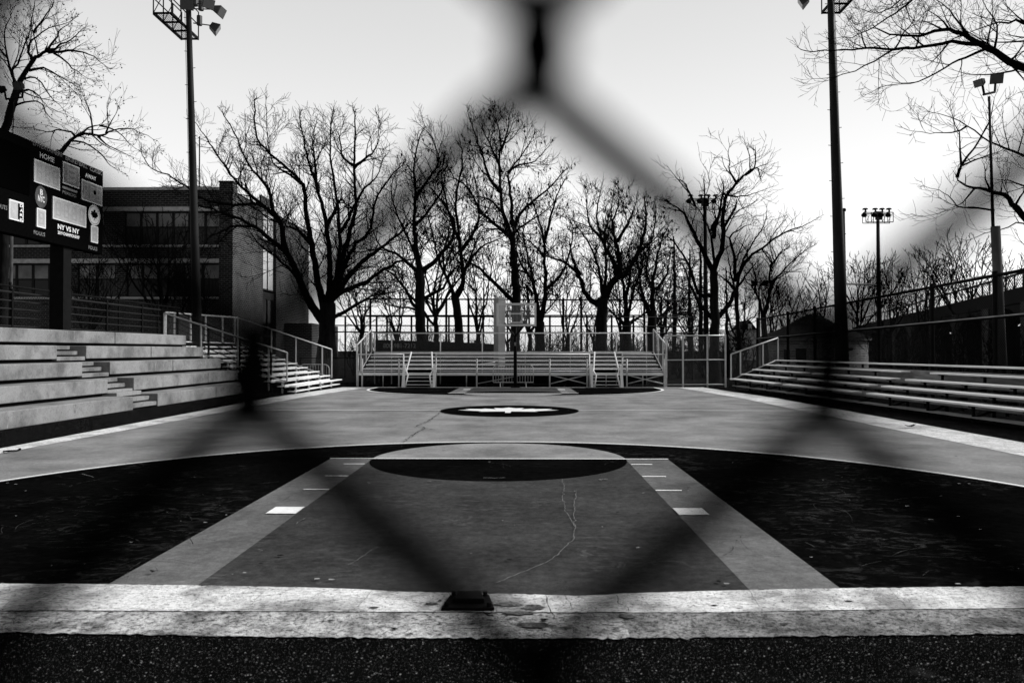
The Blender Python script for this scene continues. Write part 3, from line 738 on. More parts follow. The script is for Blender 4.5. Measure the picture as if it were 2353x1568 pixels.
# far bleacher behind the hoop
XL, XRr = -7.5, 6.5; YF = 34.1
t = thing('bleacher', 'wide raised grandstand with mesh guard rails and two stairs behind the hoop', 'bleacher', (-.5, YF, -.1))
ZF = .54
stairs = [(-5.37, -3.98), (3.13, 4.48)]
mb = MB(); mb.box(XL + .05, XRr - .05, YF + .06, YF + .66, ZF - .05, ZF); mb.build('walkway', m_alu, t)
mb = MB(); mb.box(XL, XRr, YF, YF + .05, ZF - .1, ZF + .01); mb.build('walkway_edge', m_alu, t)
for k in range(5):
    z = ZF + .2 + .18 * k; y = YF + .55 + .6 * k
    breaks = [[XL + .1, -2.9, 1.2, XRr - .1], [XL + .1, -5.9, -.9, 2.6, XRr - .1], [XL + .1, 0.4, XRr - .1], [XL + .1, -4.1, 3.0, XRr - .1], [XL + .15, XRr - .1]][k]
    for a_, b_ in zip(breaks, breaks[1:]):
        mb = MB(); mb.box(a_ + .01, b_ - .01, y, y + .27, z - .045, z); mb.build('seat_plank', m_alu, t, bevel=.006)
    mb = MB(); mb.box(XL + .1, XRr - .1, y + .31, y + .58, z - .05 , z - .02); mb.build('foot_plank', m_alu, t)
    if k < 4:
        mb = MB(); mb.box(XL + .12, XRr - .12, y + .585, y + .598, z - .03, z + .055); mb.build('riser_board', m_aluR, t)
YBk = YF + 3.35; zb0 = 1.5; zbt = 2.44
def wirepanel(par, x0, x1, y, z0, z1, cell=.085, rad=.0028):
    polys = []; chain(polys, (x0, y, 0), (x1, y, 0), z0, z1, cell, rad); V, Q = np_tubes(polys, 3); np_object('guard_mesh', V, Q, m_wire, par, False)
def rail(par, p, q, r=.03, m=m_galv, name='guard_rail'):
    mb = MB(); mb.tube([p, q], r, 6); return mb.build(name, m, par, smooth=True)
rail(t, (XL + .05, YBk, zbt), (XRr, YBk, zbt)); rail(t, (XL + .05, YBk, zb0), (XRr, YBk, zb0), .025)
wirepanel(t, XL + .05, XRr, YBk, zb0, zbt)
for x in (XL + .1, -6.55, -4.1, -2.0, .15, 2.4, 4.7, 6.2): rail(t, (x, YBk, zb0 - 1.6), (x, YBk, zbt + .02), .03, name='guard_post')
for a_, b_ in ((XL, -5.42), (-3.93, 3.05), (4.55, XRr)):
    rail(t, (a_, YF, 1.4), (b_, YF, 1.4)); rail(t, (a_, YF, ZF + .09), (b_, YF, ZF + .09)); wirepanel(t, a_, b_, YF, ZF + .09, 1.4)
    rail(t, (a_, YF, -.1), (a_, YF, 1.42), .035, name='guard_post'); rail(t, (b_, YF, -.1), (b_, YF, 1.42), .035, name='guard_post')
for x in (XL + .2, -5.62, -2.07, 1.25, 2.95, 4.75, XRr - .05): rail(t, (x, YF - .02, -.1), (x, YF - .02, 1.2), .04, name='support_post')
for x in (-6.5, -.9, 3.9, 5.6, -2.6): rail(t, (x, YF + .8, -.1), (x, YF + .8, ZF - .06), .03, name='support_post')
for a_, b_ in ((4.78, 6.4), (1.28, 2.93)):
    rail(t, (a_, YF + .03, .46), (b_, YF + .03, .06), .028, name='brace'); rail(t, (a_, YF + .09, .06), (b_, YF + .09, .46), .028, name='brace')
rail(t, (-2.05, YF + .5, .05), (-.1, YF + .5, .42), .025, name='brace'); rail(t, (-1.3, YF + 1.5, 1.02), (-2.0, YF + 1.5, .93), .02, name='brace')
for x, sx in ((XL, -1), (XRr, 1)):
    p0, p1 = Vector((x + sx * .05, YF, .35)), Vector((x + sx * .05, YBk, 1.5))
    guard(t, (p0, p1), (Vector((x + sx * .05, YF, 1.82)), Vector((x + sx * .05, YBk, 2.62))), (0, .25, .6, 1), r=.035)
    rail(t, (x + sx * .05, YF, -.05), (x + sx * .05, YF, 1.82), .03, name='guard_post')
for (a_, b_) in stairs:
    for x in (a_, b_):
        mb = MB(); mb.hexa([Vector((x - .06, YF - .5, -.08)), Vector((x + .06, YF - .5, -.08)), Vector((x + .06, YF - .42, -.08)), Vector((x - .06, YF - .42, -.08))],
                           [Vector((x - .06, YF - .1, ZF + .35)), Vector((x + .06, YF - .1, ZF + .35)), Vector((x + .06, YF - .02, ZF + .35)), Vector((x - .06, YF - .02, ZF + .35))]); mb.build('stair_stringer', m_alu, t)
        sx = 1 if x == a_ else -1
        mb = MB(); mb.tube([(x + sx * .1, YF - .55, -.1), (x + sx * .2, YF - .3, .45), (x + sx * .1, YF - .1, .65), (x + sx * .15, YF + .2, 1.0), (x + sx * .22, YF + .6, 1.5)], .035, 8); mb.build('stair_handrail', m_letter, t, smooth=True)
    for i in range(3):
        y = YF - .42 + .14 * i; z = .04 + .16 * i
        mb = MB(); mb.box(a_ + .08, b_ - .08, y, y + .17, z - .02, z); mb.build('stair_tread', m_alu, t)
# near-black sheet added behind the posts, standing in for shade under the stand
mb = MB(); mb.box(XL + .3, XRr - .3, YBk + .35, YBk + .4, -.1, .75); mb.build('dark_backdrop', m_banner, t)
# trash barrels under it
def barrel(px, w):
    x = (px - CX) / F * 35.2 - YAW * 35.2
    t = thing('trash_barrel', 'black trash barrel under the grandstand %s' % w, 'trash barrel', (x, 35.0, -.1), 'trash barrels under the grandstand')
    mb = MB(); mb.tube([(x, 35, -.1), (x, 35, .1), (x, 35, .3), (x, 35, .47)], [.2, .22, .23, .24], 16); mb.build('drum', m_rust, t)
    mb = MB(); mb.tube([(x, 35, .472), (x, 35, .5)], [.25, .25], 16); mb.build('rim', m_dsteel, t)
barrel(1107, 'just left of the crowd barrier'); barrel(1309, 'right of the hoop')
# banner behind the grandstand
YBn = 38.3
p = [PY(866, 780, YBn), PY(1090, 787, YBn), PY(1134, 790, YBn), PY(1134, 850, YBn), PY(866, 850, YBn)]
t = thing('banner', 'long dark banner with a pale phone number behind the grandstand', 'banner', (p[0].x, YBn, 0))
mb = MB(); mb.prism(p, (0, .04, 0)); mb.build('cloth', m_banner, t)
q0, q1 = PY(880.5, 799, YBn - .03), PY(955, 788.5, YBn - .03)
text_mesh('800-981-7212', (q0.x, YBn - .03, q0.z), (1, 0, 0), (0, 0, 1), q1.x - q0.x, q1.z - q0.z, m_glet, t, bold=.01)
for x in (p[0].x, p[1].x, (p[0].x + p[1].x) / 2):
    mb = MB(); mb.tube([(x, YBn + .1, -.1), (x, YBn + .1, 2.1)], .04, 8); mb.build('post', m_dsteel, t)

# ------------------------------------------------------------------ hoop
YH = 32.6; YP = 33.75
t = thing('basketball_hoop', 'basketball backboard of clear glass on a slim black pole', 'basketball hoop', (PY(1183.5, 800, YP).x, YP, -.1))
pc_ = PY(1183.5, 800, YP).x
mb = MB(); mb.tube([(pc_, YP, -.1), (pc_, YP, 3.35)], .075, 12); mb.build('pole', m_rust, t, smooth=True)
mb = MB(); mb.box(pc_ - .2, pc_ + .2, YP - .2, YP + .2, -.1, -.05); mb.build('base_plate', m_rust, t)
tl, br_ = PY(1140.3, 696, YH), PY(1231.9, 748.7, YH)
def frame(x0, x1, z0, z1, y, w, d):
    mb = MB(); mb.box(x0, x1, y, y + d, z0, z0 + w); mb.box(x0, x1, y, y + d, z1 - w, z1); mb.box(x0, x0 + w, y, y + d, z0 + w, z1 - w); mb.box(x1 - w, x1, y, y + d, z0 + w, z1 - w); return mb
bf = frame(tl.x, br_.x, br_.z, tl.z, YH, .085, .06).build('backboard_frame', m_letter, t)
gm = bpy.data.materials.new('backboard_glass'); gm.use_nodes = True; nt = gm.node_tree; nt.nodes.clear()
o_ = nt.nodes.new('ShaderNodeOutputMaterial'); a_ = nt.nodes.new('ShaderNodeBsdfTransparent'); b_ = nt.nodes.new('ShaderNodeBsdfGlossy'); mx = nt.nodes.new('ShaderNodeMixShader')
a_.inputs[0].default_value = (.95, .95, .95, 1); b_.inputs['Roughness'].default_value = .05; mx.inputs[0].default_value = .05
nt.links.new(a_.outputs[0], mx.inputs[1]); nt.links.new(b_.outputs[0], mx.inputs[2]); nt.links.new(mx.outputs[0], o_.inputs[0])
mb = MB(); mb.box(tl.x + .076, br_.x - .076, YH + .025, YH + .035, br_.z + .076, tl.z - .076); mb.build('backboard_glass', gm, t)
a_, b_ = PY(1170, 718.9, YH), PY(1200.7, 741.7, YH)
frame(a_.x, b_.x, b_.z, a_.z, YH + .005, .05, .015).build('target_square', m_letter, t)
a_, b_ = PY(1164.6, 699.5, YH), PY(1206, 744.5, YH)
mb = frame(a_.x, b_.x, b_.z, a_.z, YH + .14, .045, .05); zz = PY(1183, 714, YH).z; mb.box(a_.x + .046, b_.x - .046, YH + .14, YH + .18, zz - .03, zz + .03); mb.build('support_frame', m_rust, t)
for dx in (-.09, .09):
    mb = MB(); mb.box(pc_ + dx - .03, pc_ + dx + .03, YH + .2, YH + .26, br_.z, tl.z - .1); mb.build('mount_bar', m_lamp, t)
for dx in (-.45, .45):
    mb = MB(); mb.bar((pc_, YP, 2.2), (pc_ + dx, YH + .16, br_.z + .12), .06, .08); mb.build('strut', m_rust, t)
mb = MB(); mb.box(pc_ - .09, pc_ + .09, YH + .19, YP, 2.66, 2.8); mb.build('extension_arm', m_rust, t)
q0 = PY(1184, 790, YP)
text_mesh('10', (pc_ + .035, YP - .09, 1.8), (0, 0, 1), (-1, 0, 0), .14, .07, m_letter, t, bold=.01)

def barricade(label, x0, x1, y, z0, zl, zh, n=15):
    t = thing('crowd_barrier', label, 'crowd barrier', ((x0 + x1) / 2, y, z0))
    r = .22; pts = []
    for cx_, cz_, a0 in ((x0 + r, zh - r, 180), (x1 - r, zh - r, 90)):
        for i in range(6): a = R(a0 - 90 * i / 5); pts.append((cx_ + r * math.cos(a), y, cz_ + r * math.sin(a)))
    pts = [(x0, y, zl)] + pts + [(x1, y, zl), (x0, y, zl)]
    mb = MB(); mb.tube(pts, .022, 6); mb.build('frame', m_galv, t, smooth=True)
    for i in range(1, n):
        x = lerp(x0, x1, i / n); mb = MB(); mb.tube([(x, y, zl), (x, y, zh)], .008, 5); mb.build('bar', m_galv, t)
    for f in (.18, .82):
        x = lerp(x0, x1, f); mb = MB(); mb.tube([(x, y - .25, z0 + .01), (x, y, zl), (x, y + .25, z0 + .01)], .018, 6); mb.build('foot', m_galv, t)
    return t
a_, b_ = PY(1132.7, 836.8, 33.95), PY(1225, 877.7, 33.95)
barricade('steel crowd barrier standing right behind the hoop pole', a_.x, b_.x, 33.95, -.1, b_.z, a_.z)
a_, b_ = PY(688, 836.7, 34.6), PY(756, 872, 34.6)
barricade('steel crowd barrier at the far end of the left bleacher', a_.x, b_.x, 34.6, -.1, b_.z, a_.z, 11)

# pillar, fences
xp0, xp1 = PY(1133.5, 700, 40).x, PY(1160.5, 700, 40).x
t = thing('pillar', 'square pale concrete pillar rising behind the grandstand left of the backboard', 'pillar', ((xp0 + xp1) / 2, 40, -.1))
zt_ = PY(1140, 688, 40).z
mb = MB(); c_ = (xp0 + xp1) / 2; hw = (xp1 - xp0) / 2
mb.hexa([(c_ - hw, 40.1, -.1), (c_ - hw * .15, 39.6, -.1), (c_ + hw, 40.05, -.1), (c_ + .1, 40.6, -.1)], [(c_ - hw, 40.1, zt_), (c_ - hw * .15, 39.6, zt_), (c_ + hw, 40.05, zt_), (c_ + .1, 40.6, zt_)])
mb.build('shaft', m_pillar, t, bevel=.02)
mb = MB(); mb.hexa([(c_ - hw - .03, 40.1, zt_), (c_ - hw * .15, 39.55, zt_), (c_ + hw + .03, 40.05, zt_), (c_ + .1, 40.65, zt_)], [(c_ - hw - .03, 40.1, zt_ + .08), (c_ - hw * .15, 39.55, zt_ + .08), (c_ + hw + .03, 40.05, zt_ + .08), (c_ + .1, 40.65, zt_ + .08)]); mb.build('cap', m_pillar, t)
def zy(py, Y): return PY(1176, py, Y).z
def xx(px, Y): return PY(px, 790, Y).x
Yf = 46
chain_fence('tall_fence', 'tall black fence with thin rails crossing behind the far trees', [((xx(840, Yf), Yf), (xx(1560, Yf), Yf), 0, zy(688, Yf))],
            [((xx(p, Yf), Yf), -.2, zy(684, Yf)) for p in (850.5, 1025, 1076, 1185, 1294, 1335, 1480)],
            [((xx(840, Yf), Yf, zy(q, Yf)), (xx(1560, Yf), Yf, zy(q + (4 if q < 700 else 0), Yf))) for q in (686, 724.5)], m_dsteel, m_dsteel, .2, .0032, .07)
Yg = 42.5
chain_fence('mid_fence', 'dark fence of closely set posts behind the grandstand', [((xx(770, Yg), Yg), (xx(1600, Yg), Yg), -.1, zy(748, Yg))],
            [((xx(p, Yg), Yg), -.2, zy(725, Yg)) for p in (793, 865, 889, 945, 982, 1031, 1110, 1240, 1263, 1348, 1405, 1455, 1530, 1590)],
            [((xx(770, Yg), Yg, zy(q, Yg)), (xx(1600, Yg), Yg, zy(q + 3, Yg))) for q in (726, 747, 762)], m_dsteel, m_dsteel, .14, .0034, .055)
Yt = 34.4
chain_fence('gate_fence', 'grey chain link fence panel beside the right end of the grandstand', [((xx(1528, Yt), Yt), (xx(1667, Yt), Yt), -.08, zy(770.5, Yt))],
            [((xx(p, Yt), Yt), -.1, zy(768, Yt)) for p in (1530, 1568.4, 1624.7, 1666)],
            [((xx(1528, Yt), Yt, zy(q, Yt)), (xx(1667, Yt), Yt, zy(q - .8, Yt))) for q in (771, 826.5, 883)], m_wire, m_galv, .07, .0022, .04)
Yk = 37
chain_fence('low_fence', 'low chain link fence behind the left bleacher and big tree', [((xx(690, Yk), Yk), (xx(820, Yk), Yk), 0, 1.2)], [((xx(p, Yk), Yk), -.1, 1.25) for p in (690, 745, 818)],
            [((xx(690, Yk), Yk, 1.2), (xx(820, Yk), Yk, 1.2))], m_wire, m_dsteel, .08, .003, .035)
# tall fence on the right behind the bleacher
XF = 13.0
rp = [(PX(p, 780, XF).y) for p in (1740, 1810, 1872, 2019.5, 2142, 2287)] + [17.2, 13.8, 10.4]
za, zb_ = 3.3, 3.66
def fz(y): return lerp(3.66, 3.28, (y - 19.4) / 21.6)
side = chain_fence('side_fence', 'tall dark chain link fence behind the right bleacher', [((XF, rp[0]), (XF, 10.4), .1, fz(rp[0]), .1, fz(10.4))], [((XF, y), -.1, fz(y) + .12) for y in rp],
            [((XF, rp[0], fz(rp[0])), (XF, 10.4, fz(10.4))), ((XF, rp[0], 2.2), (XF, 10.4, 2.62))], m_dsteel, m_dsteel, .09, .0062, .07)
mb = MB(); mb.tube([(XF - .1, rp[0], 2.22), (XF - .1, 10.4, 2.64)], .02, 8); mb.build("tie_rail", m_aluR, side)

# ------------------------------------------------------------------ light towers
def lamp_head(mbh, mbl, c, dirv, s=.3, depth=.26):
    """box floodlight with a tapered back; dirv is where it shines"""
    d = Vector(dirv).normalized(); sx = d.cross(Vector((0, 0, 1))).normalized(); u = sx.cross(d); c = Vector(c)
    fr = [c + d * depth + sx * s * i + u * s * .8 * j for i, j in ((-1, -1), (1, -1), (1, 1), (-1, 1))]
    bk = [c + sx * s * .55 * i + u * s * .45 * j for i, j in ((-1, -1), (1, -1), (1, 1), (-1, 1))]
    mbh.hexa(bk, fr)
    mbl.hexa([c + (q - c) * .9 + d * depth * .11 for q in fr], [c + (q - c) * .88 + d * depth * .15 for q in fr])
def mast(name, label, base, topp, r0, r1, zcat, flip=1):
    base = Vector(base); topp = Vector(topp)
    t = thing(name, label, 'light tower', base)
    mb = MB(); mb.tube([base, base.lerp(topp, .33), base.lerp(topp, .34), base.lerp(topp, .62), base.lerp(topp, .63), topp], [r0, lerp(r0, r1, .33), lerp(r0, r1, .36), lerp(r0, r1, .62), lerp(r0, r1, .66), r1], 14); mb.build('pole', m_mast, t, smooth=True)
    mb = MB(); n = 26
    for i in range(4, n):
        p = base.lerp(topp, i / n); rr = lerp(r0, r1, i / n); s = 1 if i % 2 else -1
        mb.tube([p + Vector((s * rr * .8, 0, 0)), p + Vector((s * (rr + .09), 0, .01))], .012, 5)
    mb.build('climbing_pegs', m_mast, t)
    mb = MB(); dx = -flip * .22; mb.tube([base + Vector((dx, 0, 0)), base.lerp(topp, .5) + Vector((dx * .75, 0, 0)), topp + Vector((dx * .6, 0, 0))], .009, 5); mb.build('cable', m_dsteel, t)
    # catwalk
    pc = base.lerp(topp, (zcat - base.z) / (topp.z - base.z))
    x0, x1 = sorted((pc.x - flip * .12, pc.x - flip * .78)); y0, y1 = pc.y - 1.15, pc.y + 1.1
    mb = MB()
    for x in (x0, x1): mb.bar((x, y0, zcat), (x, y1, zcat), .05, .1)
    for y in (y0, y0 + .75, y0 + 1.5, y1): mb.bar((x0, y, zcat), (x1, y, zcat), .05, .06)
    mb.build('catwalk', m_dsteel, t)
    mb = MB()
    for i in range(1, 10): mb.bar((lerp(x0, x1, i / 10), y0, zcat + .03), (lerp(x0, x1, i / 10), y1, zcat + .03), .012, .02)
    mb.build('grating', m_dsteel, t)
    mb = MB()
    for y in (y0, y0 + .75, y0 + 1.5, y1):
        for x in (x0, x1): mb.tube([(x, y, zcat), (x, y, zcat + 1.05)], .022, 6)
    for x in (x0, x1):
        for z in (.55, 1.05): mb.tube([(x, y0, zcat + z), (x, y1, zcat + z)], .022, 6)
    for i in range(3): mb.tube([(x0, y0 + .75 * i, zcat), (x0, y0 + .75 * (i + 1), zcat + 1.05)], .016, 6)
    mb.build('guard_frame', m_dsteel, t)
    specs = [(.75, -.35, .75, (.6, -.5, -.35)), (.95, .1, .7, (1, -.1, -.5)), (.68, .35, .2, (.8, .3, -.5)), (.2, -.6, .55, (.4, -1, -.4)), (.9, -.5, 1.75, (.8, -.4, -.4)), (.8, .5, 1.7, (1, .2, -.4)), (-.2, .8, 1.5, (.3, 1, -.4)), (-.3, -.9, 1.6, (.2, -1, -.4))]
    for dx, dy, dz, dv in specs:
        c = pc + Vector((flip * dx, dy, dz)); hb = MB(); lb = MB()
        lamp_head(hb, lb, c, (flip * dv[0], dv[1], dv[2]), .23, .3)
        hb.tube([pc + Vector((flip * .1, dy * .4, dz)), c], .022, 6)
        hb.tube([pc + Vector((flip * dx * .45, dy * .6, dz - .05)), pc + Vector((flip * dx * .45, dy * .6, dz + .3))], .1, 10)
        h = hb.build('floodlight', m_lamp, t); lb.build('lens', m_lens, h)
    return t
bl = PY(457, 830, 27.9); bl.z = 0
tl_ = PY(428.5, 20, 27.9)
mast('light_tower', 'tall dark light tower with a catwalk, leaning over the end of the concrete terrace', (bl.x, 27.9, 0.1), (tl_.x, 27.9, tl_.z + 2.2), .19, .085, PY(430, 62, 27.9).z)
brp = PY(1937, 830, 27.0); trp = PY(1903.5, 0, 27.0)
mast('light_tower', 'tall black light tower behind the right bleacher, its head cut by the top edge', (brp.x, 27, 0), (trp.x, 27, trp.z + 2.4), .24, .095, trp.z + .02, -1)

def bank_tower(label, px, pbase, ptop, Y, wpx, nl=4):
    x = xx(px, Y); zt = PY(px, ptop, Y).z
    t = thing('floodlight_tower', label, 'light tower', (x, Y, 0), 'distant floodlight towers')
    mb = MB(); mb.tube([(x + .1, Y, 0), (x, Y, zt)], [.28, .15], 10); mb.build('pole', m_mast, t, smooth=True)
    w = wpx * Y / F; h = .95; zz = zt - 1.1
    mb = MB()
    for z in (zz, zz + h):
        for dy in (-.35, .35): mb.bar((x - w / 2, Y + dy, z), (x + w / 2, Y + dy, z), .07, .07)
    for i in range(6):
        X_ = x - w / 2 + w * i / 5
        for dy in (-.35, .35): mb.bar((X_, Y + dy, zz), (X_, Y + dy, zz + h), .05, .05)
        if i < 5: mb.bar((X_, Y - .35, zz), (X_ + w / 5, Y - .35, zz + h), .03, .03)
    mb.build('rack', m_dsteel, t)
    mb = MB(); mb.box(x - .45, x + .25, Y - .45, Y - .38, zz + .2, zz + 1.05); mb.build('control_box', m_lamp, t)
    for i in range(nl):
        X_ = x - w / 2 + w * (i + .35 - (.45 if i == 0 else 0)) / nl; hb = MB()
        hb.tube([(X_, Y - .4, zz + h + .3), (X_, Y - .5, zz + h - .0)], [.09, .08], 8); hb.tube([(X_ - .1, Y - .5, zz + h), (X_ - .28, Y - .75, zz + h - .35)], [.1, .28], 10)
        hb.tube([(X_, Y - .35, zz + h + .3), (X_, Y - .35, zz + h + .42)], [.3, .2], 8); hb.build('floodlight', m_rust, t)
bank_tower('distant floodlight tower seen in open sky right of the tall black pole', 2018, 800, 486, 75, 62)
bank_tower('distant floodlight tower half hidden by the broken-topped tree', 1620, 800, 455, 75, 66)
def twin_flood(label, px, Y, ptop, base_px, pthick, sc=1.0, mt=m_mast):
    b = PY(base_px, 800, Y); b.z = 0; tp = PY(px, ptop, Y); mid_ = b.lerp(tp, .58)
    t = thing('twin_floodlight', label, 'floodlight', b)
    mb = MB(); mb.tube([b, mid_], [.13 * sc, .12 * sc], 12); mb.build('lower_pole', m_pier, t, smooth=True)
    mb = MB(); mb.tube([mid_ - Vector((.06, 0, .3)), tp], [.045 * sc, .032 * sc], 10); mb.build('upper_pole', m_mast, t, smooth=True)
    mb = MB(); mb.tube([tp + Vector((-.22, -.1, .02)), tp + Vector((.22, .1, .16))], .035, 6); mb.tube([tp + Vector((.22, .1, .16)), tp + Vector((.24, .1, .42))], .03, 6); mb.tube([tp + Vector((-.2, -.1, .03)), tp + Vector((-.25, -.1, .3))], .03, 6); mb.build('cross_arm', m_dsteel, t)
    for c, dv in ((tp + Vector((.18, .0, .5)), (-.25, -1, -.35)), (tp + Vector((-.32, -.12, .36)), (-1, -.5, -.5))):
        hb = MB(); lb = MB(); lamp_head(hb, lb, c - Vector(dv).normalized() * .12, dv, .17 if dv[0] > -.5 else .13, .22); h = hb.build('floodlight', m_rust, t); lb.build('lens', m_lens, h)
twin_flood('slender pole with two floodlights near the right edge', 2272, 21.2, 222, 2305, 21)
twin_flood('pole with two floodlights in front of the left bare tree, above the scoreboard', 32, 25, 232, 22, 8, .4)
Y = 60; x = xx(1940, Y)
t = thing('flagpole', 'pale flagpole with a ball top and yardarm beside the tall black pole', 'flagpole', (x, Y, 0))
ztp = PY(1938, 487, Y).z
mb = MB(); mb.tube([(x + .1, Y, 0), (x, Y, ztp)], [.16, .08], 8); mb.build('pole', m_pier, t, smooth=True)
mb = MB(); n = 10
for i in range(1, n):
    pass
mb.tube([(x, Y, ztp + .0), (x, Y, ztp + .06), (x, Y, ztp + .16), (x, Y, ztp + .26), (x, Y, ztp + .32)], [.03, .14, .17, .14, .03], 10); mb.build('ball', m_rust, t, smooth=True)
z_ = PY(1938, 654, Y).z; mb = MB(); mb.tube([(x - .3, Y - .2, z_ + .05), (x + 2.3, Y - .2, z_)], .07, 8); mb.build('yardarm', m_letter, t)
Y = 58; x = xx(1744, Y)
t = thing('street_lamp', 'slim far lamp post with two small heads among the right trees', 'lamp post', (x, Y, 0))
zt_ = PY(1742, 655, Y).z; mb = MB(); mb.tube([(x, Y, 0), (x, Y, zt_)], [.1, .06], 8); mb.build('pole', m_mast, t)
mb = MB(); mb.tube([(x - .35, Y, zt_), (x + .35, Y, zt_)], .04, 6); mb.build('cross_arm', m_mast, t)
for s in (-1, 1):
    mb = MB(); lb = MB(); lamp_head(mb, lb, (x + s * .35, Y, zt_ + .2), (s * .3, -1, -.3), .25, .25); h = mb.build('lamp_head', m_rust, t)

# ------------------------------------------------------------------ brick school
YS_ = 57.0; xc = xx(529, YS_); zroof = PY(300, 437, YS_).z
t = thing('brick_school', 'three storey dark brick school with pale stone bands behind the terrace', 'building', (xc, YS_, 0))
x0 = xx(-330, YS_)
def zz_(py): return PY(400, py, YS_).z
levels = dict(roof=437, l3=480, s3=563, l2=598, s2=684)
wb = MB()
wb.box(x0, xc, YS_, YS_ + .4, zz_(480), zroof)                     # parapet course
wb.box(x0, xc, YS_, YS_ + .4, zz_(600), zz_(563))                  # spandrel
wb.box(x0, xc, YS_, YS_ + .4, -.5, zz_(684))                       # base
piers3 = [(-330, -200), (-60, -10), (120, 152), (237, 283), (506, 529)]
piers2 = [(-330, -200), (-60, -4), (147, 176), (263, 288), (398, 420), (506, 529)]
for a, b in piers3: wb.box(xx(a, YS_), xx(b, YS_), YS_, YS_ + .4, zz_(563), zz_(480))
for a, b in piers2: wb.box(xx(a, YS_), xx(b, YS_), YS_, YS_ + .4, zz_(684), zz_(600))
ysd = [YS_ + .4, 64.2, 67.6, 78]
wb.box(xc - .4, xc, ysd[0], ysd[1], -.5, zroof); wb.box(xc - .4, xc, ysd[2], ysd[3], -.5, zroof)
wb.box(x0, xc - .4, YS_ + 8, YS_ + 8.3, -.5, zroof - .3)
wb.build('wall', m_brick, t)
mb = MB(); mb.box(xx(505, YS_), xc + .25, YS_ - .25, YS_ + .6, -.5, zz_(421)); mb.build('corner_pier', m_brick, t)
mb = MB(); mb.box(x0, xx(505, YS_), YS_ - .08, YS_ + .5, zroof, zroof + .22); mb.box(xc - .5, xc + .1, YS_ + .6, 78, zroof, zroof + .2); mb.build('coping', m_stone, t)
mb = MB(); mb.box(xx(505, YS_) - .05, xc + .3, YS_ - .3, YS_ + .65, zz_(421), zz_(417.5)); mb.build('pier_cap', m_frame, t)
for nm, py, hh in (('lintel_band', 480, .32), ('sill_band', 564.5, .16), ('lintel_band', 599, .32), ('sill_band', 684, .16)):
    mb = MB(); mb.box(x0, xx(506, YS_), YS_ - .06, YS_ + .38, zz_(py) - hh / 2, zz_(py) + hh / 2); mb.build(nm, m_stone, t)
def windows(piers, pt, pb, cols):
    for (a, b), (c, d) in zip(piers, piers[1:]):
        xa, xb = xx(b, YS_), xx(c, YS_); n = max(1, round((xb - xa) / 1.25))
        for i in range(n):
            u, v = lerp(xa, xb, i / n), lerp(xa, xb, (i + 1) / n); z0, z1 = zz_(pb), zz_(pt)
            mb = MB(); fr = .09
            mb.box(u, u + fr, YS_ + .14, YS_ + .24, z0, z1); mb.box(v - fr, v, YS_ + .14, YS_ + .24, z0, z1)
            mb.box(u + fr, v - fr, YS_ + .14, YS_ + .24, lerp(z0, z1, .52), lerp(z0, z1, .56)); mb.box(u + fr, v - fr, YS_ + .14, YS_ + .24, z1 - fr, z1); mb.box(u + fr, v - fr, YS_ + .14, YS_ + .24, z0, z0 + fr)
            w = mb.build('window', m_frame, t)
            mb = MB(); mb.box(u + fr, v - fr, YS_ + .2, YS_ + .23, lerp(z0, z1, .56), z1 - fr); mb.build('blind', m_shade, w)
            mb = MB(); mb.box(u + fr, v - fr, YS_ + .2, YS_ + .23, z0 + fr, lerp(z0, z1, .52)); mb.build('pane', m_glass, w)
windows(piers3, 486, 562, 4); windows(piers2, 605, 682, 4)
for za_, zb2 in ((480, 555), (575, 668), (688, 770)):               # stair bay on the side wall
    mb = MB(); z1, z0 = PY(630, za_, 66).z, PY(630, zb2, 66).z
    for y in (64.2, 65.9, 67.5): mb.box(xc - .35, xc - .2, y, y + .12, z0, z1)
    mb.box(xc - .35, xc - .2, 64.2, 67.6, z0 - .15, z0); mb.box(xc - .35, xc - .2, 64.2, 67.6, z1, z1 + .9)
    w = mb.build('stair_window', m_frame, t)
    mb = MB(); mb.box(xc - .3, xc - .26, 64.3, 67.5, z0, z1); mb.build('pane', m_disp if za_ < 600 else m_glass, w)  # upper panes pale: the reflected sky is put into their colour
mb = MB(); mb.box(xx(505, YS_) - 6, xx(505, YS_) - 2, YS_ + 3, YS_ + 6, zroof, zroof + .95); mb.build('roof_vent', m_stone, t)
mb = MB(); mb.tube([(xx(456, 60), 60, zroof), (xx(456, 60), 60, zroof + 5)], .05, 6); mb.build('antenna', m_mast, t)
# lean-to wing to the right, darker
mb = MB(); mb.box(xc - 6, xx(716, 70), 70, 80, -.5, PY(700, 742, 70).z); mb.build('low_wing', m_brick, t)

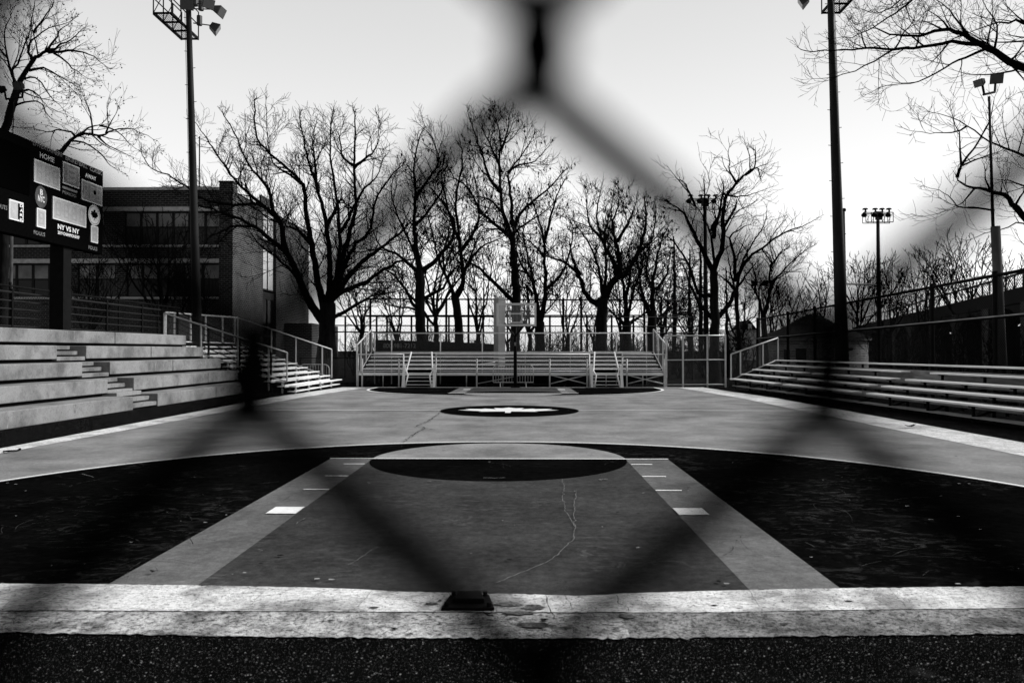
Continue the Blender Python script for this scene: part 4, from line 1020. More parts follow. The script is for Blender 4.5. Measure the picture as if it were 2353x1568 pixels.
# round comfort station
Yc = 52; xa, xb = xx(1748, Yc), xx(1983, Yc); cxr = (xa + xb) / 2; rr = (xb - xa) / 2
t = thing('round_pavilion', 'low round pale brick pavilion with a conical shingle roof', 'building', (cxr, Yc, 0))
n = 40; ze = PY(1860, 782, Yc).z; za_ = PY(1890, 722, Yc).z
mb = MB(); mb.tube([(cxr, Yc, -.5), (cxr, Yc, ze)], rr, n); mb.build('wall', m_pale, t, smooth=False)
mb = MB(); mb.tube([(cxr, Yc, ze), (cxr, Yc, ze + .14)], rr + .22, n); mb.build('eave', m_stone, t)
mb = MB(); mb.tube([(cxr, Yc, ze + .14), (cxr, Yc, lerp(ze, za_, .5)), (cxr, Yc, za_)], [rr + .3, rr * .55, .35], n); mb.build('roof', m_roof, t)
for ang, w, h0, h1 in ((-122, .32, -.5, 1.7), (-137, .2, .95, 1.65)):
    a = R(ang); mb = MB(); c = Vector((cxr + rr * math.cos(a), Yc + rr * math.sin(a), 0)); tn = Vector((-math.sin(a), math.cos(a), 0)); nm = Vector((math.cos(a), math.sin(a), 0))
    mb.obox(c - tn * w - nm * .1 + Vector((0, 0, h0)), tn, nm, Vector((0, 0, 1)), 2 * w, .16, h1 - h0); mb.build('door' if h0 < 0 else 'window', m_frame, t)
mb = MB(); mb.box(cxr + .2, cxr + 1.1, Yc - rr - .35, Yc - rr - .15, 1.55, 1.75); mb.build('wall_lamp', m_frame, t)
# small gabled house far away between the trees
Y = 120; t = thing('gabled_house', 'tiny pale gabled house far off between right tree trunks', 'house', (xx(1718, Y), Y, 0))
xa, xb = xx(1690, Y), xx(1742, Y); z1 = PY(1718, 757, Y).z; z2 = PY(1718, 735, Y).z; xm = (xx(1705, Y) + xx(1737, Y)) / 2
mb = MB(); mb.box(xa, xb, Y, Y + 6, 0, z1); mb.build('wall', m_pillar, t)
mb = MB(); mb.prism([(xx(1703, Y), Y - .3, z1), (xx(1738, Y), Y - .3, z1), (xm, Y - .3, z2)], (0, 6.6, 0)); mb.build('gable_roof', m_roof, t)
mb = MB(); mb.box(xm - .3, xm + .3, Y - .4, Y - .31, z1 + .1, z1 + .9); mb.build('window', m_stone, t)

# elevated roadway on the right
t = thing('viaduct', 'dark elevated steel roadway on arches behind the right fence', 'viaduct', (34, 60, 0))
A0 = PY(1985, 745, 88); A1 = PY(2420, 652, 40)
A0.z = 4.6; A1.z = 5.35; dA = (A1 - A0); sd = Vector((dA.y, -dA.x, 0)).normalized(); sd = sd if sd.x > 0 else -sd
A0 = A0 - dA * .15; A1 = A1 + dA * .5; dA = A1 - A0; Ln = dA.length; ua = dA / Ln
mb = MB(); mb.hexa([A0 - zv * .9, A1 - zv * .9, A1 + sd * 9 - zv * .9, A0 + sd * 9 - zv * .9], [A0, A1, A1 + sd * 9, A0 + sd * 9]); mb.build('deck', m_via, t)
mb = MB()
for i in range(60): 
    p = A0.lerp(A1, i / 60); mb.bar(p, p + zv * .75, .06, .06)
mb.bar(A0 + zv * .8, A1 + zv * .8, .1, .1); mb.build('parapet', m_via, t)
bk = MB(); prof = [(1975, 100, 770), (2040, 98, 755), (2085, 95, 772), (2140, 92, 752), (2190, 90, 768), (2250, 86, 745), (2290, 84, 766), (2340, 82, 748), (2460, 78, 758)]; tp_ = [PY(*[(a_, c_, b_) for a_, b_, c_ in [q_]][0]) for q_ in prof]
for p_, q_ in zip(tp_, tp_[1:]):
    bk.quad((p_.x, p_.y, -.5), (q_.x, q_.y, -.5), q_, p_); bk.quad(p_, q_, (q_.x + 8, q_.y + 14, q_.z + .2), (p_.x + 8, p_.y + 14, p_.z + .2)); bk.quad((p_.x + 8, p_.y + 14, p_.z + .2), (q_.x + 8, q_.y + 14, q_.z + .2), (q_.x + 10, q_.y + 22, -.5), (p_.x + 10, p_.y + 22, -.5))
bk.build('sky_block_bank', mat('dark_bank', .006, 1, 0, kind='noise', scale=1, lo=.4, hi=2), kind='structure')  # dark bank added to close off bright sky behind the arches
npier = 13
for i in range(npier):
    p = A0.lerp(A1, (i + .5) / npier)
    for sdist in (.2, 7.5):
        q = p + sd * sdist; mb = MB(); mb.box(q.x - .35, q.x + .35, q.y - .35, q.y + .35, -.5, p.z - .9); mb.build('pier', m_pier if sdist < 1 else m_via, t)
for i in range(npier - 1):
    p, q = A0.lerp(A1, (i + .5) / npier), A0.lerp(A1, (i + 1.5) / npier); poly = []
    zt_ = p.z - .905
    for k in range(13):
        f = k / 12; w = p.lerp(q, f); poly.append((w.x, w.y, zt_ - 1.5 + 1.35 * math.sin(math.pi * f)))
    poly += [(q.x, q.y, zt_), (p.x, p.y, zt_)]
    mb = MB(); mb.prism(poly, sd * .3); mb.build('arch', m_via, t); mb = MB(); mb.prism([tuple(Vector(w) + sd * 7.4) for w in poly], sd * .3); mb.build('arch', m_via, t)

# ------------------------------------------------------------------ trees
def unit(v):
    l = math.sqrt(v[0] ** 2 + v[1] ** 2 + v[2] ** 2) or 1; return (v[0] / l, v[1] / l, v[2] / l)
def add(a, b, s=1): return (a[0] + b[0] * s, a[1] + b[1] * s, a[2] + b[2] * s)
def resample(pts, radii, step, rng, jit):
    """smooth a traced limb (Catmull-Rom) and make it gnarled"""
    out, ro = [], []
    n = len(pts)
    for i in range(n - 1):
        p0, p1, p2, p3 = pts[max(i - 1, 0)], pts[i], pts[i + 1], pts[min(i + 2, n - 1)]
        L = math.dist(p1, p2); k = max(2, int(L / step))
        for j in range(k):
            t = j / k; q = []
            for c in range(3):
                a, b, c_, d = p0[c], p1[c], p2[c], p3[c]
                q.append(.5 * (2 * b + (c_ - a) * t + (2 * a - 5 * b + 4 * c_ - d) * t * t + (3 * b - a - 3 * c_ + d) * t ** 3))
            s = jit if (i or j) else 0
            out.append((q[0] + rng.gauss(0, s), q[1] + rng.gauss(0, s), q[2] + rng.gauss(0, s))); ro.append(lerp(radii[i], radii[i + 1], t))
    out.append(tuple(pts[-1])); ro.append(radii[-1]); return out, ro

class Tree:
    def __init__(s, seed, sc=1.0, trop=.16, dens=1.0, minr=.006, spread=1.0):
        s.r = random.Random(seed); s.trunk = []; s.limb = []; s.twig = []; s.tips = []; s.sc = sc; s.trop = trop; s.dens = dens; s.minr = minr; s.spread = spread
    def grow(s, p, d, L, r0, level):
        rng = s.r; n = max(3, min(7, int(L / (.22 * s.sc)) + 2)); pts = [p]; rad = [r0]; d = unit(d)
        trop = s.trop * (1 if level < 3 else 1.3)
        for i in range(n):
            d = unit((d[0] + rng.gauss(0, .13), d[1] + rng.gauss(0, .13), d[2] + rng.gauss(0, .1) + trop * (.6 if level == 1 else 1)))
            p = add(p, d, L / n); pts.append(p); rad.append(max(lerp(r0, s.minr * .8, (i + 1) / n), s.minr * .75))
        (s.limb if r0 > .03 * s.sc else s.twig).append((pts, rad))
        s.tips.append(pts[-1]); s.side(pts, rad, L, level + 1)
    def side(s, pts, rad, L, level, start=.18):
        if level > 3: return
        rng = s.r
        space = (.5, .5, .34, .24)[level] * s.sc / s.dens
        seg = [math.dist(a, b) for a, b in zip(pts, pts[1:])]; tot = sum(seg)
        if tot <= 0: return
        x = tot * start + rng.random() * space
        while x < tot:
            acc = 0
            for i, l in enumerate(seg):
                if acc + l >= x: break
                acc += l
            f = (x - acc) / max(l, 1e-6); p = tuple(lerp(pts[i][c], pts[i + 1][c], f) for c in range(3))
            t = unit(tuple(pts[i + 1][c] - pts[i][c] for c in range(3)))
            # a direction fanning out from the limb
            rv = unit((rng.gauss(0, 1), rng.gauss(0, 1), rng.gauss(0, 1))); dt = sum(a * b for a, b in zip(rv, t)); pv = unit(tuple(rv[c] - t[c] * dt for c in range(3)))
            ang = R(rng.uniform(28, 62)) * s.spread; d = tuple(t[c] * math.cos(ang) + pv[c] * math.sin(ang) for c in range(3))
            rem = 1 - x / tot
            if level == 1: ln = s.sc * rng.uniform(.7, 2.5) * (.35 + .85 * rem)
            elif level == 2: ln = min(s.sc * rng.uniform(.5, 1.6), L * .75) * (.6 + .5 * rem)
            else: ln = min(s.sc * rng.uniform(.25, .8), L * .85)
            r = lerp(rad[i], rad[i + 1], f)
            r0 = max(min(r * .62, s.sc * (.05, .038, .016, .0095)[level] * rng.uniform(.7, 1.15)), s.minr)
            s.grow(p, d, ln, r0, level)
            x += space * rng.uniform(.6, 1.4)
    def limb_px(s, pts, Y, w0, w1, depth, tip=True, sp=.12):
        """a limb traced as pixels at depth Y; depth = how far it leans towards or away over its length"""
        n = len(pts); P = []
        for i, (px, py) in enumerate(pts):
            q = PY(px, py, Y + depth * (i / (n - 1)) ** 1.3); P.append((q.x, q.y, q.z))
        k = Y / F / 2
        rad = [max(lerp(w0, w1, (i / (n - 1)) ** .66) * k, s.minr) for i in range(n)]
        P, rad = resample(P, rad, .3 * s.sc, s.r, .022 * s.sc)
        s.limb.append((P, rad)); tot = sum(math.dist(a, b) for a, b in zip(P, P[1:]))
        s.side(P, rad, tot, 1, sp)
        if tip:
            t = unit(tuple(P[-1][c] - P[-2][c] for c in range(3)))
            for _ in range(3): s.grow(P[-1], (t[0] + s.r.gauss(0, .35), t[1] + s.r.gauss(0, .35), t[2] + s.r.gauss(0, .3)), s.sc * s.r.uniform(.25, .55), rad[-1], 2)
    def build(s, name, label, base, group=None, leaves=0, balls=0, cat='tree', flare=1.35):
        t = thing(name, label, cat, base, group)
        tr = []
        for P, rad in s.trunk:
            P, rad = resample(P, rad, .35, s.r, .02); tr.append((P, rad))
        if tr:
            V, Q = np_tubes(tr, 12); rs = np.random.RandomState(7)
            V = V + rs.normal(0, .012, V.shape) * (np.array([1, 1, 0]))
            np_object('trunk', V, Q, m_bark, t)
        V1, Q1 = np_tubes(s.limb, 6); V2, Q2 = np_tubes(s.twig, 3)
        np_object('crown', np.concatenate([V1, V2]), np.concatenate([Q1, Q2 + len(V1)]), m_twig, t)
        if leaves or balls:
            rng = s.r; mb = MB()
            for _ in range(leaves):
                p = rng.choice(s.tips) if rng.random() < .3 else rng.choice(rng.choice(s.twig)[0]); a = rng.uniform(0, 6.28); w = rng.uniform(.035, .075); h = rng.uniform(.13, .27)
                u = (math.cos(a) * w, math.sin(a) * w)
                mb.quad(p, (p[0] + u[0], p[1] + u[1], p[2] - h * .45), (p[0] + u[0] * .2 + rng.gauss(0, .02), p[1] + u[1] * .2, p[2] - h), (p[0] - u[0], p[1] - u[1], p[2] - h * .5))
            for _ in range(balls):
                p = rng.choice(s.tips); w = rng.uniform(.025, .04); p = (p[0], p[1], p[2] - .08); n0 = len(mb.V)
                mb.V += [(p[0] + w, p[1], p[2]), (p[0], p[1] + w, p[2]), (p[0] - w, p[1], p[2]), (p[0], p[1] - w, p[2]), (p[0], p[1], p[2] + w), (p[0], p[1], p[2] - w)]
                mb.Fc += [(n0 + a, n0 + b, n0 + c) for a, b in ((0, 1), (1, 2), (2, 3), (3, 0)) for c in (4, 5)]
            mb.build('hanging_leaves' if leaves else 'seed_balls', m_leaf, t, kind='stuff')
        return t

def Z(ox, oy, s): return lambda pts: [((ox + x / s) * .6402, (oy + y / s) * .6402) for x, y in pts]
zA = Z(500, 300, 1.651); zB = Z(1400, 350, 1.742); zI = Z(2200, 500, 1.96); zR = Z(2700, 0, 1.96); zL = Z(0, 0, 2.529)
def traced(seed, label, Y, conv, trunk, tw, limbs, leaves=0, balls=0, sc=1.0, dens=1.55, base_y=None, minr=.0085, trop=.09, depth=3.0, group='bare trees'):
    T = Tree(seed, sc, trop, dens, minr); rng = random.Random(seed + 100)
    base = None
    if trunk:
        tp = conv(trunk); P = [PY(x, y, Y) for x, y in tp]
        if P[0].z > -.1:                          # carry the trunk down to the ground
            P.insert(0, Vector((P[0].x, Y, -.25)))
        k = Y / F / 2; n = len(P)
        tot = [0]
        for a, b in zip(P, P[1:]): tot.append(tot[-1] + (b - a).length)
        rad = [lerp(tw[0], tw[1], (d / tot[-1]) ** .8) * k for d in tot]; rad[0] *= 1.35
        T.trunk.append(([tuple(p) for p in P], rad)); base = (P[0].x, Y, -.2)
    sgn = 1
    for i, L in enumerate(limbs):
        w0, pts = L[0], L[1]; dp = L[2] if len(L) > 2 else sgn * rng.uniform(.25, 1) * depth; sgn = -sgn
        q = conv(pts)
        if trunk:
            best = min((((q[0][0] - lerp(a[0], b[0], f)) ** 2 + (q[0][1] - lerp(a[1], b[1], f)) ** 2, (lerp(a[0], b[0], f), lerp(a[1], b[1], f))) for a, b in zip(tp, tp[1:]) for f in (0, .2, .4, .6, .8, 1)))
            if best[0] < 45 ** 2: q = [(best[1][0], best[1][1] + 6)] + (q if best[0] > 10 ** 2 else q[1:])
        T.limb_px(q, Y, w0, max(w0 * .13, .8), dp)
    if base is None: base = (PY(*conv(limbs[0][1])[0], Y).x, Y, -.2)
    return T.build('bare_tree', label, base, group, leaves, balls)

traced(1, 'broad spreading bare tree in front of the brick school, the largest of the far row', 39, zA, [(1110, 1500), (1112, 1420), (1118, 1300)], (46, 34), [
    (24, [(1095, 1420), (1000, 1280), (930, 1120), (870, 1000), (760, 910), (690, 850), (560, 790), (440, 745), (330, 715)]),
    (17, [(870, 1000), (850, 900), (835, 820), (780, 720), (765, 620), (700, 545), (640, 470), (580, 330), (500, 190)]),
    (12, [(835, 820), (780, 770), (720, 715), (560, 715), (400, 690), (250, 590), (170, 540), (60, 490), (10, 400)]),
    (8, [(660, 845), (540, 850), (430, 900), (360, 950)]),
    (11, [(740, 730), (660, 660), (560, 560), (470, 430), (400, 330), (330, 230)]),
    (9, [(835, 820), (820, 825), (760, 800), (700, 740)]),
    (22, [(1112, 1390), (1060, 1180), (1020, 950), (990, 780), (970, 600), (850, 480), (700, 330), (680, 100)]),
    (9, [(970, 600), (900, 540), (820, 500), (770, 400), (750, 100)]),
    (20, [(1118, 1300), (1130, 1100), (1110, 850), (1060, 640), (1000, 450), (950, 200)]),
    (18, [(1140, 1260), (1180, 1050), (1190, 880), (1160, 600), (1130, 420), (1140, 200)]),
    (19, [(1150, 1240), (1220, 960), (1280, 740), (1270, 520), (1280, 300), (1275, 170)]),
    (9, [(1272, 500), (1340, 440), (1400, 380), (1420, 270)]), (9, [(1280, 490), (1210, 440), (1190, 340), (1160, 260)]),
    (15, [(1170, 1210), (1260, 980), (1360, 880), (1400, 700), (1480, 560), (1560, 480)]),
    (19, [(1175, 1230), (1300, 1070), (1420, 980), (1530, 900), (1640, 790)]),
    (17, [(1175, 1250), (1350, 1170), (1450, 1100), (1560, 1050), (1660, 1035)]),
    (13, [(1175, 1370), (1290, 1310), (1370, 1260), (1480, 1240), (1580, 1215)]),
    (10, [(960, 1170), (880, 1090), (770, 1000), (700, 930), (640, 860)]),
    (13, [(1020, 950), (940, 870), (880, 850), (830, 840)]), (12, [(1110, 850), (1160, 760), (1200, 680), (1230, 740)]), (10, [(1060, 640), (1040, 500), (1030, 330), (1050, 220)]),
    (11, [(1190, 880), (1240, 800), (1330, 620), (1400, 560), (1450, 440)])], sc=1.05)
traced(2, 'bare tree with an upright thick trunk, second from the left in the far row', 41, zB, [(195, 1530), (187, 1350), (188, 1200), (182, 1080)], (29, 20), [
    (18, [(185, 1100), (175, 1000), (150, 800), (160, 600), (150, 400), (195, 220)]), (13, [(150, 1300), (80, 1170), (0, 1090), (-60, 1060)]), (14, [(220, 1250), (330, 1190), (380, 1100), (440, 1040)]),
    (12, [(175, 1090), (60, 990), (-60, 930), (-120, 800)]), (13, [(200, 1080), (300, 1000), (390, 880), (400, 780), (330, 660), (250, 560), (170, 420)]), (10, [(160, 1000), (100, 850), (30, 700), (10, 550), (60, 420)]),
    (9, [(160, 640), (230, 520), (300, 400), (260, 250), (170, 160)]), (9, [(150, 800), (250, 700), (330, 560), (350, 420)]), (9, [(145, 1320), (60, 1310), (-60, 1280), (-140, 1260)])], leaves=60)
traced(3, 'bare tree with a curved forked trunk left of the pale pillar', 43, zB, [(432, 1530), (418, 1320), (402, 1240)], (24, 18), [
    (12, [(395, 1240), (375, 1180), (350, 1120), (300, 1000), (270, 880), (240, 740), (200, 600)]), (16, [(415, 1245), (447, 1190), (455, 1100), (435, 900), (410, 700), (420, 560), (450, 430), (440, 300)]),
    (10, [(435, 900), (380, 760), (340, 600), (320, 480), (340, 360)]), (10, [(440, 960), (520, 850), (560, 720), (540, 560), (500, 420)]), (8, [(455, 1080), (560, 940), (660, 890), (740, 860)]), (8, [(350, 1120), (330, 980), (360, 860)])], leaves=150)
traced(4, 'tall bare tree right behind the backboard, rising highest of the far row', 44, zB, [(782, 1530), (787, 1270), (783, 1120), (768, 960)], (27, 17), [
    (16, [(768, 960), (755, 870), (705, 720), (690, 560), (680, 400), (690, 250), (645, 90)]), (13, [(765, 1275), (650, 1160), (560, 1070), (480, 1020), (340, 920), (200, 880)]),
    (13, [(755, 870), (640, 780), (560, 700), (480, 560), (400, 500), (340, 380)]), (11, [(690, 590), (620, 500), (580, 380), (540, 250), (485, 90)]), (12, [(768, 870), (800, 740), (900, 640), (980, 580), (1060, 490), (1100, 450)]),
    (10, [(765, 800), (750, 600), (740, 470), (830, 350), (895, 240)]), (8, [(690, 460), (640, 330), (580, 200), (570, 90)]), (8, [(690, 330), (730, 230), (745, 110)]), (9, [(760, 900), (680, 820), (600, 820), (530, 760)]), (9, [(770, 860), (860, 780), (960, 720), (1040, 640)]),
    (8, [(735, 470), (800, 420), (900, 400), (1000, 290)]), (7, [(705, 720), (620, 640), (560, 620), (480, 620)])], leaves=420)
traced(5, 'slim twisting bare tree just right of the backboard', 42, zB, [(936, 1530), (934, 1400)], (25, 22), [
    (13, [(930, 1400), (915, 1250), (880, 1100), (860, 990), (830, 870), (850, 740)]), (15, [(940, 1400), (962, 1300), (970, 1180), (965, 1000), (960, 880), (905, 700), (870, 620)]), (9, [(970, 1200), (1060, 1120), (1110, 1000), (1140, 820), (1080, 700)]),
    (9, [(962, 900), (1000, 760), (1040, 620), (1090, 520)]), (9, [(900, 1150), (830, 1060), (790, 960), (800, 860)]), (8, [(965, 1000), (900, 920), (850, 880)]), (8, [(890, 1230), (850, 1170), (870, 1280), (800, 1130)])], leaves=320)
traced(6, 'bare tree with one big curved limb on its left, mid right of the far row', 42, zB, [(1320, 1530), (1326, 1290), (1330, 1250)], (31, 25), [
    (17, [(1310, 1300), (1225, 1235), (1185, 1120), (1110, 1045), (1010, 1000), (960, 990)]), (20, [(1340, 1240), (1390, 1150), (1450, 1110), (1520, 1020), (1580, 880), (1600, 760), (1590, 640)]), (14, [(1420, 1120), (1380, 1000), (1330, 900), (1290, 740), (1320, 560)]),
    (10, [(1320, 1250), (1310, 1100), (1260, 950), (1200, 850), (1140, 760)]), (12, [(1440, 1110), (1425, 960), (1390, 800), (1430, 650), (1420, 545)]), (9, [(1330, 1240), (1350, 1050), (1340, 850), (1380, 700), (1400, 560)]),
    (8, [(1340, 900), (1250, 800), (1230, 680), (1230, 560)]), (9, [(1420, 900), (1500, 760), (1540, 640)]), (8, [(1185, 1110), (1130, 960), (1120, 880)]), (8, [(1550, 960), (1640, 880), (1660, 680)])], leaves=380)
traced(7, 'bare tree forking low, right of the curved-limbed tree', 43, zB, [(1482, 1530), (1480, 1430), (1478, 1400)], (25, 20), [
    (10, [(1470, 1420), (1420, 1380), (1350, 1300), (1310, 1290)]), (12, [(1478, 1400), (1468, 1250), (1450, 1130), (1410, 960), (1390, 860)]), (11, [(1485, 1410), (1540, 1380), (1600, 1340), (1640, 1250)]),
    (9, [(1480, 1390), (1510, 1240), (1560, 1090), (1600, 960), (1680, 880)]), (9, [(1470, 1260), (1500, 1100), (1490, 960), (1530, 850)])], leaves=160)
traced(8, 'bare tree beside the right end guard of the grandstand, leaning right', 44, zB, [(1630, 1530), (1640, 1330)], (26, 20), [
    (13, [(1640, 1340), (1640, 1180), (1660, 1050), (1690, 900), (1740, 800)]), (12, [(1625, 1350), (1580, 1240), (1560, 1100), (1590, 980)]), (12, [(1650, 1400), (1700, 1360), (1760, 1300), (1850, 1250)]), (8, [(1645, 1200), (1600, 1080), (1620, 940), (1600, 820)]), (9, [(1660, 1200), (1730, 1100), (1750, 950)])], leaves=120)
traced(9, 'stout bare tree with broken, pruned limbs right of the grandstand', 39, zI, [(712, 1540), (715, 1290), (712, 1100), (708, 930)], (25, 18), [
    (15, [(705, 930), (650, 820), (560, 640), (500, 530), (450, 480), (372, 438)]), (16, [(715, 900), (772, 740), (770, 550), (790, 420), (870, 310), (920, 255), (990, 215), (1000, 80)]), (11, [(712, 860), (690, 700), (650, 570), (570, 465)]),
    (10, [(705, 700), (740, 530), (775, 350), (770, 300)]), (13, [(695, 1270), (620, 1170), (560, 1060), (510, 930), (480, 870)]), (11, [(600, 1080), (540, 900), (480, 800), (410, 700), (330, 690)]), (15, [(730, 1250), (810, 1170), (860, 1060), (930, 960), (1010, 860)]),
    (10, [(860, 1000), (850, 830), (820, 690), (880, 640), (960, 600)]), (10, [(870, 960), (960, 830), (1040, 770), (1200, 660), (1330, 610), (1430, 560)]), (9, [(850, 1050), (790, 990), (740, 950)]), (8, [(690, 640), (720, 560), (700, 480)]), (8, [(640, 570), (645, 400), (640, 270)]), (7, [(575, 470), (510, 320), (450, 280)]),
    (7, [(870, 310), (820, 220), (815, 60)]), (7, [(770, 380), (850, 400), (960, 390), (1100, 340)]), (7, [(930, 250), (1010, 200), (1040, 300)]), (6, [(385, 440), (350, 410)]), (8, [(775, 620), (860, 480), (860, 400)])], dens=.95, minr=.009)
traced(10, 'slim bare tree behind the gate fence', 47, zI, [(890, 1500), (870, 1200), (865, 1060)], (12, 9), [(8, [(865, 1060), (900, 900), (960, 760), (1060, 600), (1080, 480)]), (6, [(868, 1100), (820, 900), (800, 760)]), (6, [(890, 1300), (960, 1260), (1040, 1240)])], dens=.8)
traced(11, 'Y-shaped bare tree left of the round pavilion', 50, zI, [(1066, 1430), (1056, 1240)], (15, 12), [(9, [(1052, 1240), (1020, 1110), (960, 1020), (925, 985)]), (10, [(1062, 1240), (1100, 1080), (1100, 960), (1110, 850), (1060, 780)]), (9, [(1100, 1060), (1140, 980), (1180, 940), (1300, 820), (1405, 750)]), (7, [(1105, 900), (1170, 800), (1240, 760)]), (7, [(1000, 1080), (1000, 950), (960, 850)])])
# big trees whose trunks stand outside the frame
traced(12, 'big bare branches reaching in from the upper right corner', 22, zR, [(2560, 1560), (2500, 1300), (2380, 1000), (2200, 700), (2100, 560)], (40, 30), [
    (21, [(2150, 600), (1990, 520), (1800, 432), (1700, 360), (1600, 310), (1520, 270), (1450, 230), (1380, 205), (1280, 215), (1170, 250), (1070, 255), (960, 240), (870, 200)], .5),
    (10, [(1600, 312), (1400, 300), (1200, 330), (1000, 345), (800, 345), (700, 352), (560, 358), (380, 362), (320, 335)], -1), (6.5, [(1100, 335), (1000, 352), (860, 430), (720, 500), (560, 540), (420, 555)], .8),
    (7, [(1640, 345), (1500, 400), (1400, 450), (1240, 545), (1100, 590), (950, 605), (800, 665)], -.8), (10, [(2150, 300), (1909, 155), (1800, 162), (1650, 190), (1500, 240)], .7), (7, [(1300, -120), (1130, 0), (1000, 90), (850, 190), (700, 262), (570, 272)], -1),
    (6, [(1200, -140), (1040, 0), (900, 90), (760, 60)], 1), (7, [(2100, 330), (1909, 290), (1700, 300), (1540, 250)], 1), (6, [(1500, 240), (1420, 120), (1330, 20), (1200, -40)], .5), (6, [(1700, 350), (1720, 180), (1640, 60), (1600, -60)], -.6), (6, [(1800, 430), (1900, 330), (1960, 150)], .5),
    (6, [(1800, 440), (1890, 540), (1960, 640)], -.5), (4.5, [(1000, 345), (1060, 240), (1130, 140), (1150, 60)], .5), (4, [(800, 345), (760, 240), (690, 160)], -.4), (5, [(1380, 205), (1300, 120), (1220, 70)], .4)], sc=.8, dens=1.15, minr=.0055, depth=1)
traced(13, 'crooked bare branches with a bent limb at the right edge behind the twin floodlight', 24, zR, [(2300, 2400), (2250, 2000), (2120, 1760), (2000, 1600)], (34, 24), [
    (18, [(2060, 1680), (1900, 1510), (1830, 1430), (1760, 1370), (1650, 1340), (1550, 1320), (1470, 1290), (1435, 1245)], -.6), (8, [(1437, 1248), (1470, 1160), (1560, 1040), (1640, 900), (1690, 780), (1700, 690)], -.3), (8, [(2050, 1180), (1909, 1100), (1780, 1040), (1660, 990), (1510, 890), (1390, 820), (1240, 788)], .8),
    (5.5, [(1468, 1165), (1455, 1000), (1430, 880), (1395, 785)], .3), (5, [(1505, 888), (1400, 930), (1290, 938), (1100, 918)], -.5), (5, [(1700, 1480), (1550, 1460), (1440, 1450), (1380, 1380), (1310, 1340), (1210, 1310)], .6), (7, [(2050, 1350), (1909, 1300), (1800, 1270), (1700, 1260)], .6), (5, [(1470, 1165), (1620, 1110), (1760, 1060), (1800, 1100)], .4),
    (6, [(2000, 1900), (1909, 1570), (1800, 1600), (1640, 1640), (1480, 1700)], .5), (6, [(1850, 1440), (1920, 1330), (1960, 1200)], -.4), (5, [(1560, 1325), (1480, 1420), (1380, 1470)], .3)], sc=.75, dens=.9, minr=.006, depth=1)
traced(14, 'bare tree hung with seed balls behind the scoreboard at the left edge', 30, zL, [(40, 1480), (60, 1110), (105, 980), (160, 790)], (22, 15), [
    (14, [(158, 800), (220, 680), (300, 550), (350, 510), (430, 460), (500, 440), (560, 400), (640, 360), (720, 290)], -.8), (9, [(430, 462), (480, 478), (600, 465), (700, 470), (800, 490), (900, 550), (970, 620)], .8), (6, [(490, 485), (620, 580), (700, 650), (830, 730)], -.6), (8, [(305, 545), (265, 480), (265, 400), (330, 340), (450, 260), (560, 210), (660, 180)], 1),
    (9, [(160, 790), (110, 680), (60, 500), (40, 300), (100, 100)], -1), (7, [(215, 720), (320, 700), (420, 820), (500, 920), (570, 990)], .8), (7, [(265, 640), (400, 620), (520, 680), (620, 740), (700, 790)], -.7), (7, [(160, 830), (260, 815), (330, 850), (400, 920), (440, 980)], .5), (6, [(120, 950), (220, 925), (330, 920), (390, 970), (440, 1060), (560, 1140)], -.5),
    (7, [(110, 690), (180, 520), (250, 330), (300, 120), (310, -60)], .8), (6, [(60, 520), (-40, 400), (-80, 200)], .6), (6, [(300, 300), (380, 190), (480, 60), (500, -60)], -.5), (6, [(420, 470), (520, 330), (560, 250), (640, 200)], .6)], balls=420, sc=.95, dens=1.1, minr=.006, depth=1.5)
traced(15, 'arching bare limbs rising from behind the scoreboard, with a sawn-off end', 33, zL, [(600, 2500), (596, 1900), (560, 1560), (525, 1420), (540, 1370)], (16, 12), [
    (12, [(540, 1370), (690, 1240), (800, 1165), (915, 1135)], .4), (8, [(700, 1232), (760, 1215), (890, 1235), (960, 1215), (1030, 1185), (1150, 1165), (1270, 1190), (1390, 1265)], -.6), (6, [(890, 1237), (950, 1300), (1030, 1340), (1150, 1400)], .5), (7, [(640, 1285), (760, 1300), (880, 1360), (960, 1450), (1000, 1510), (1120, 1570)], -.6), (6, [(690, 1245), (650, 1200), (520, 1180), (430, 1195), (280, 1160), (150, 1155)], .5),
    (5, [(838, 1215), (830, 1080), (790, 930), (740, 840)], .4), (5, [(960, 1210), (1010, 1100), (1060, 1020)], -.4), (5, [(905, 1140), (1050, 1180), (1150, 1290), (1250, 1360)], .5)], balls=150, sc=.85, dens=.9, minr=.006, depth=1)

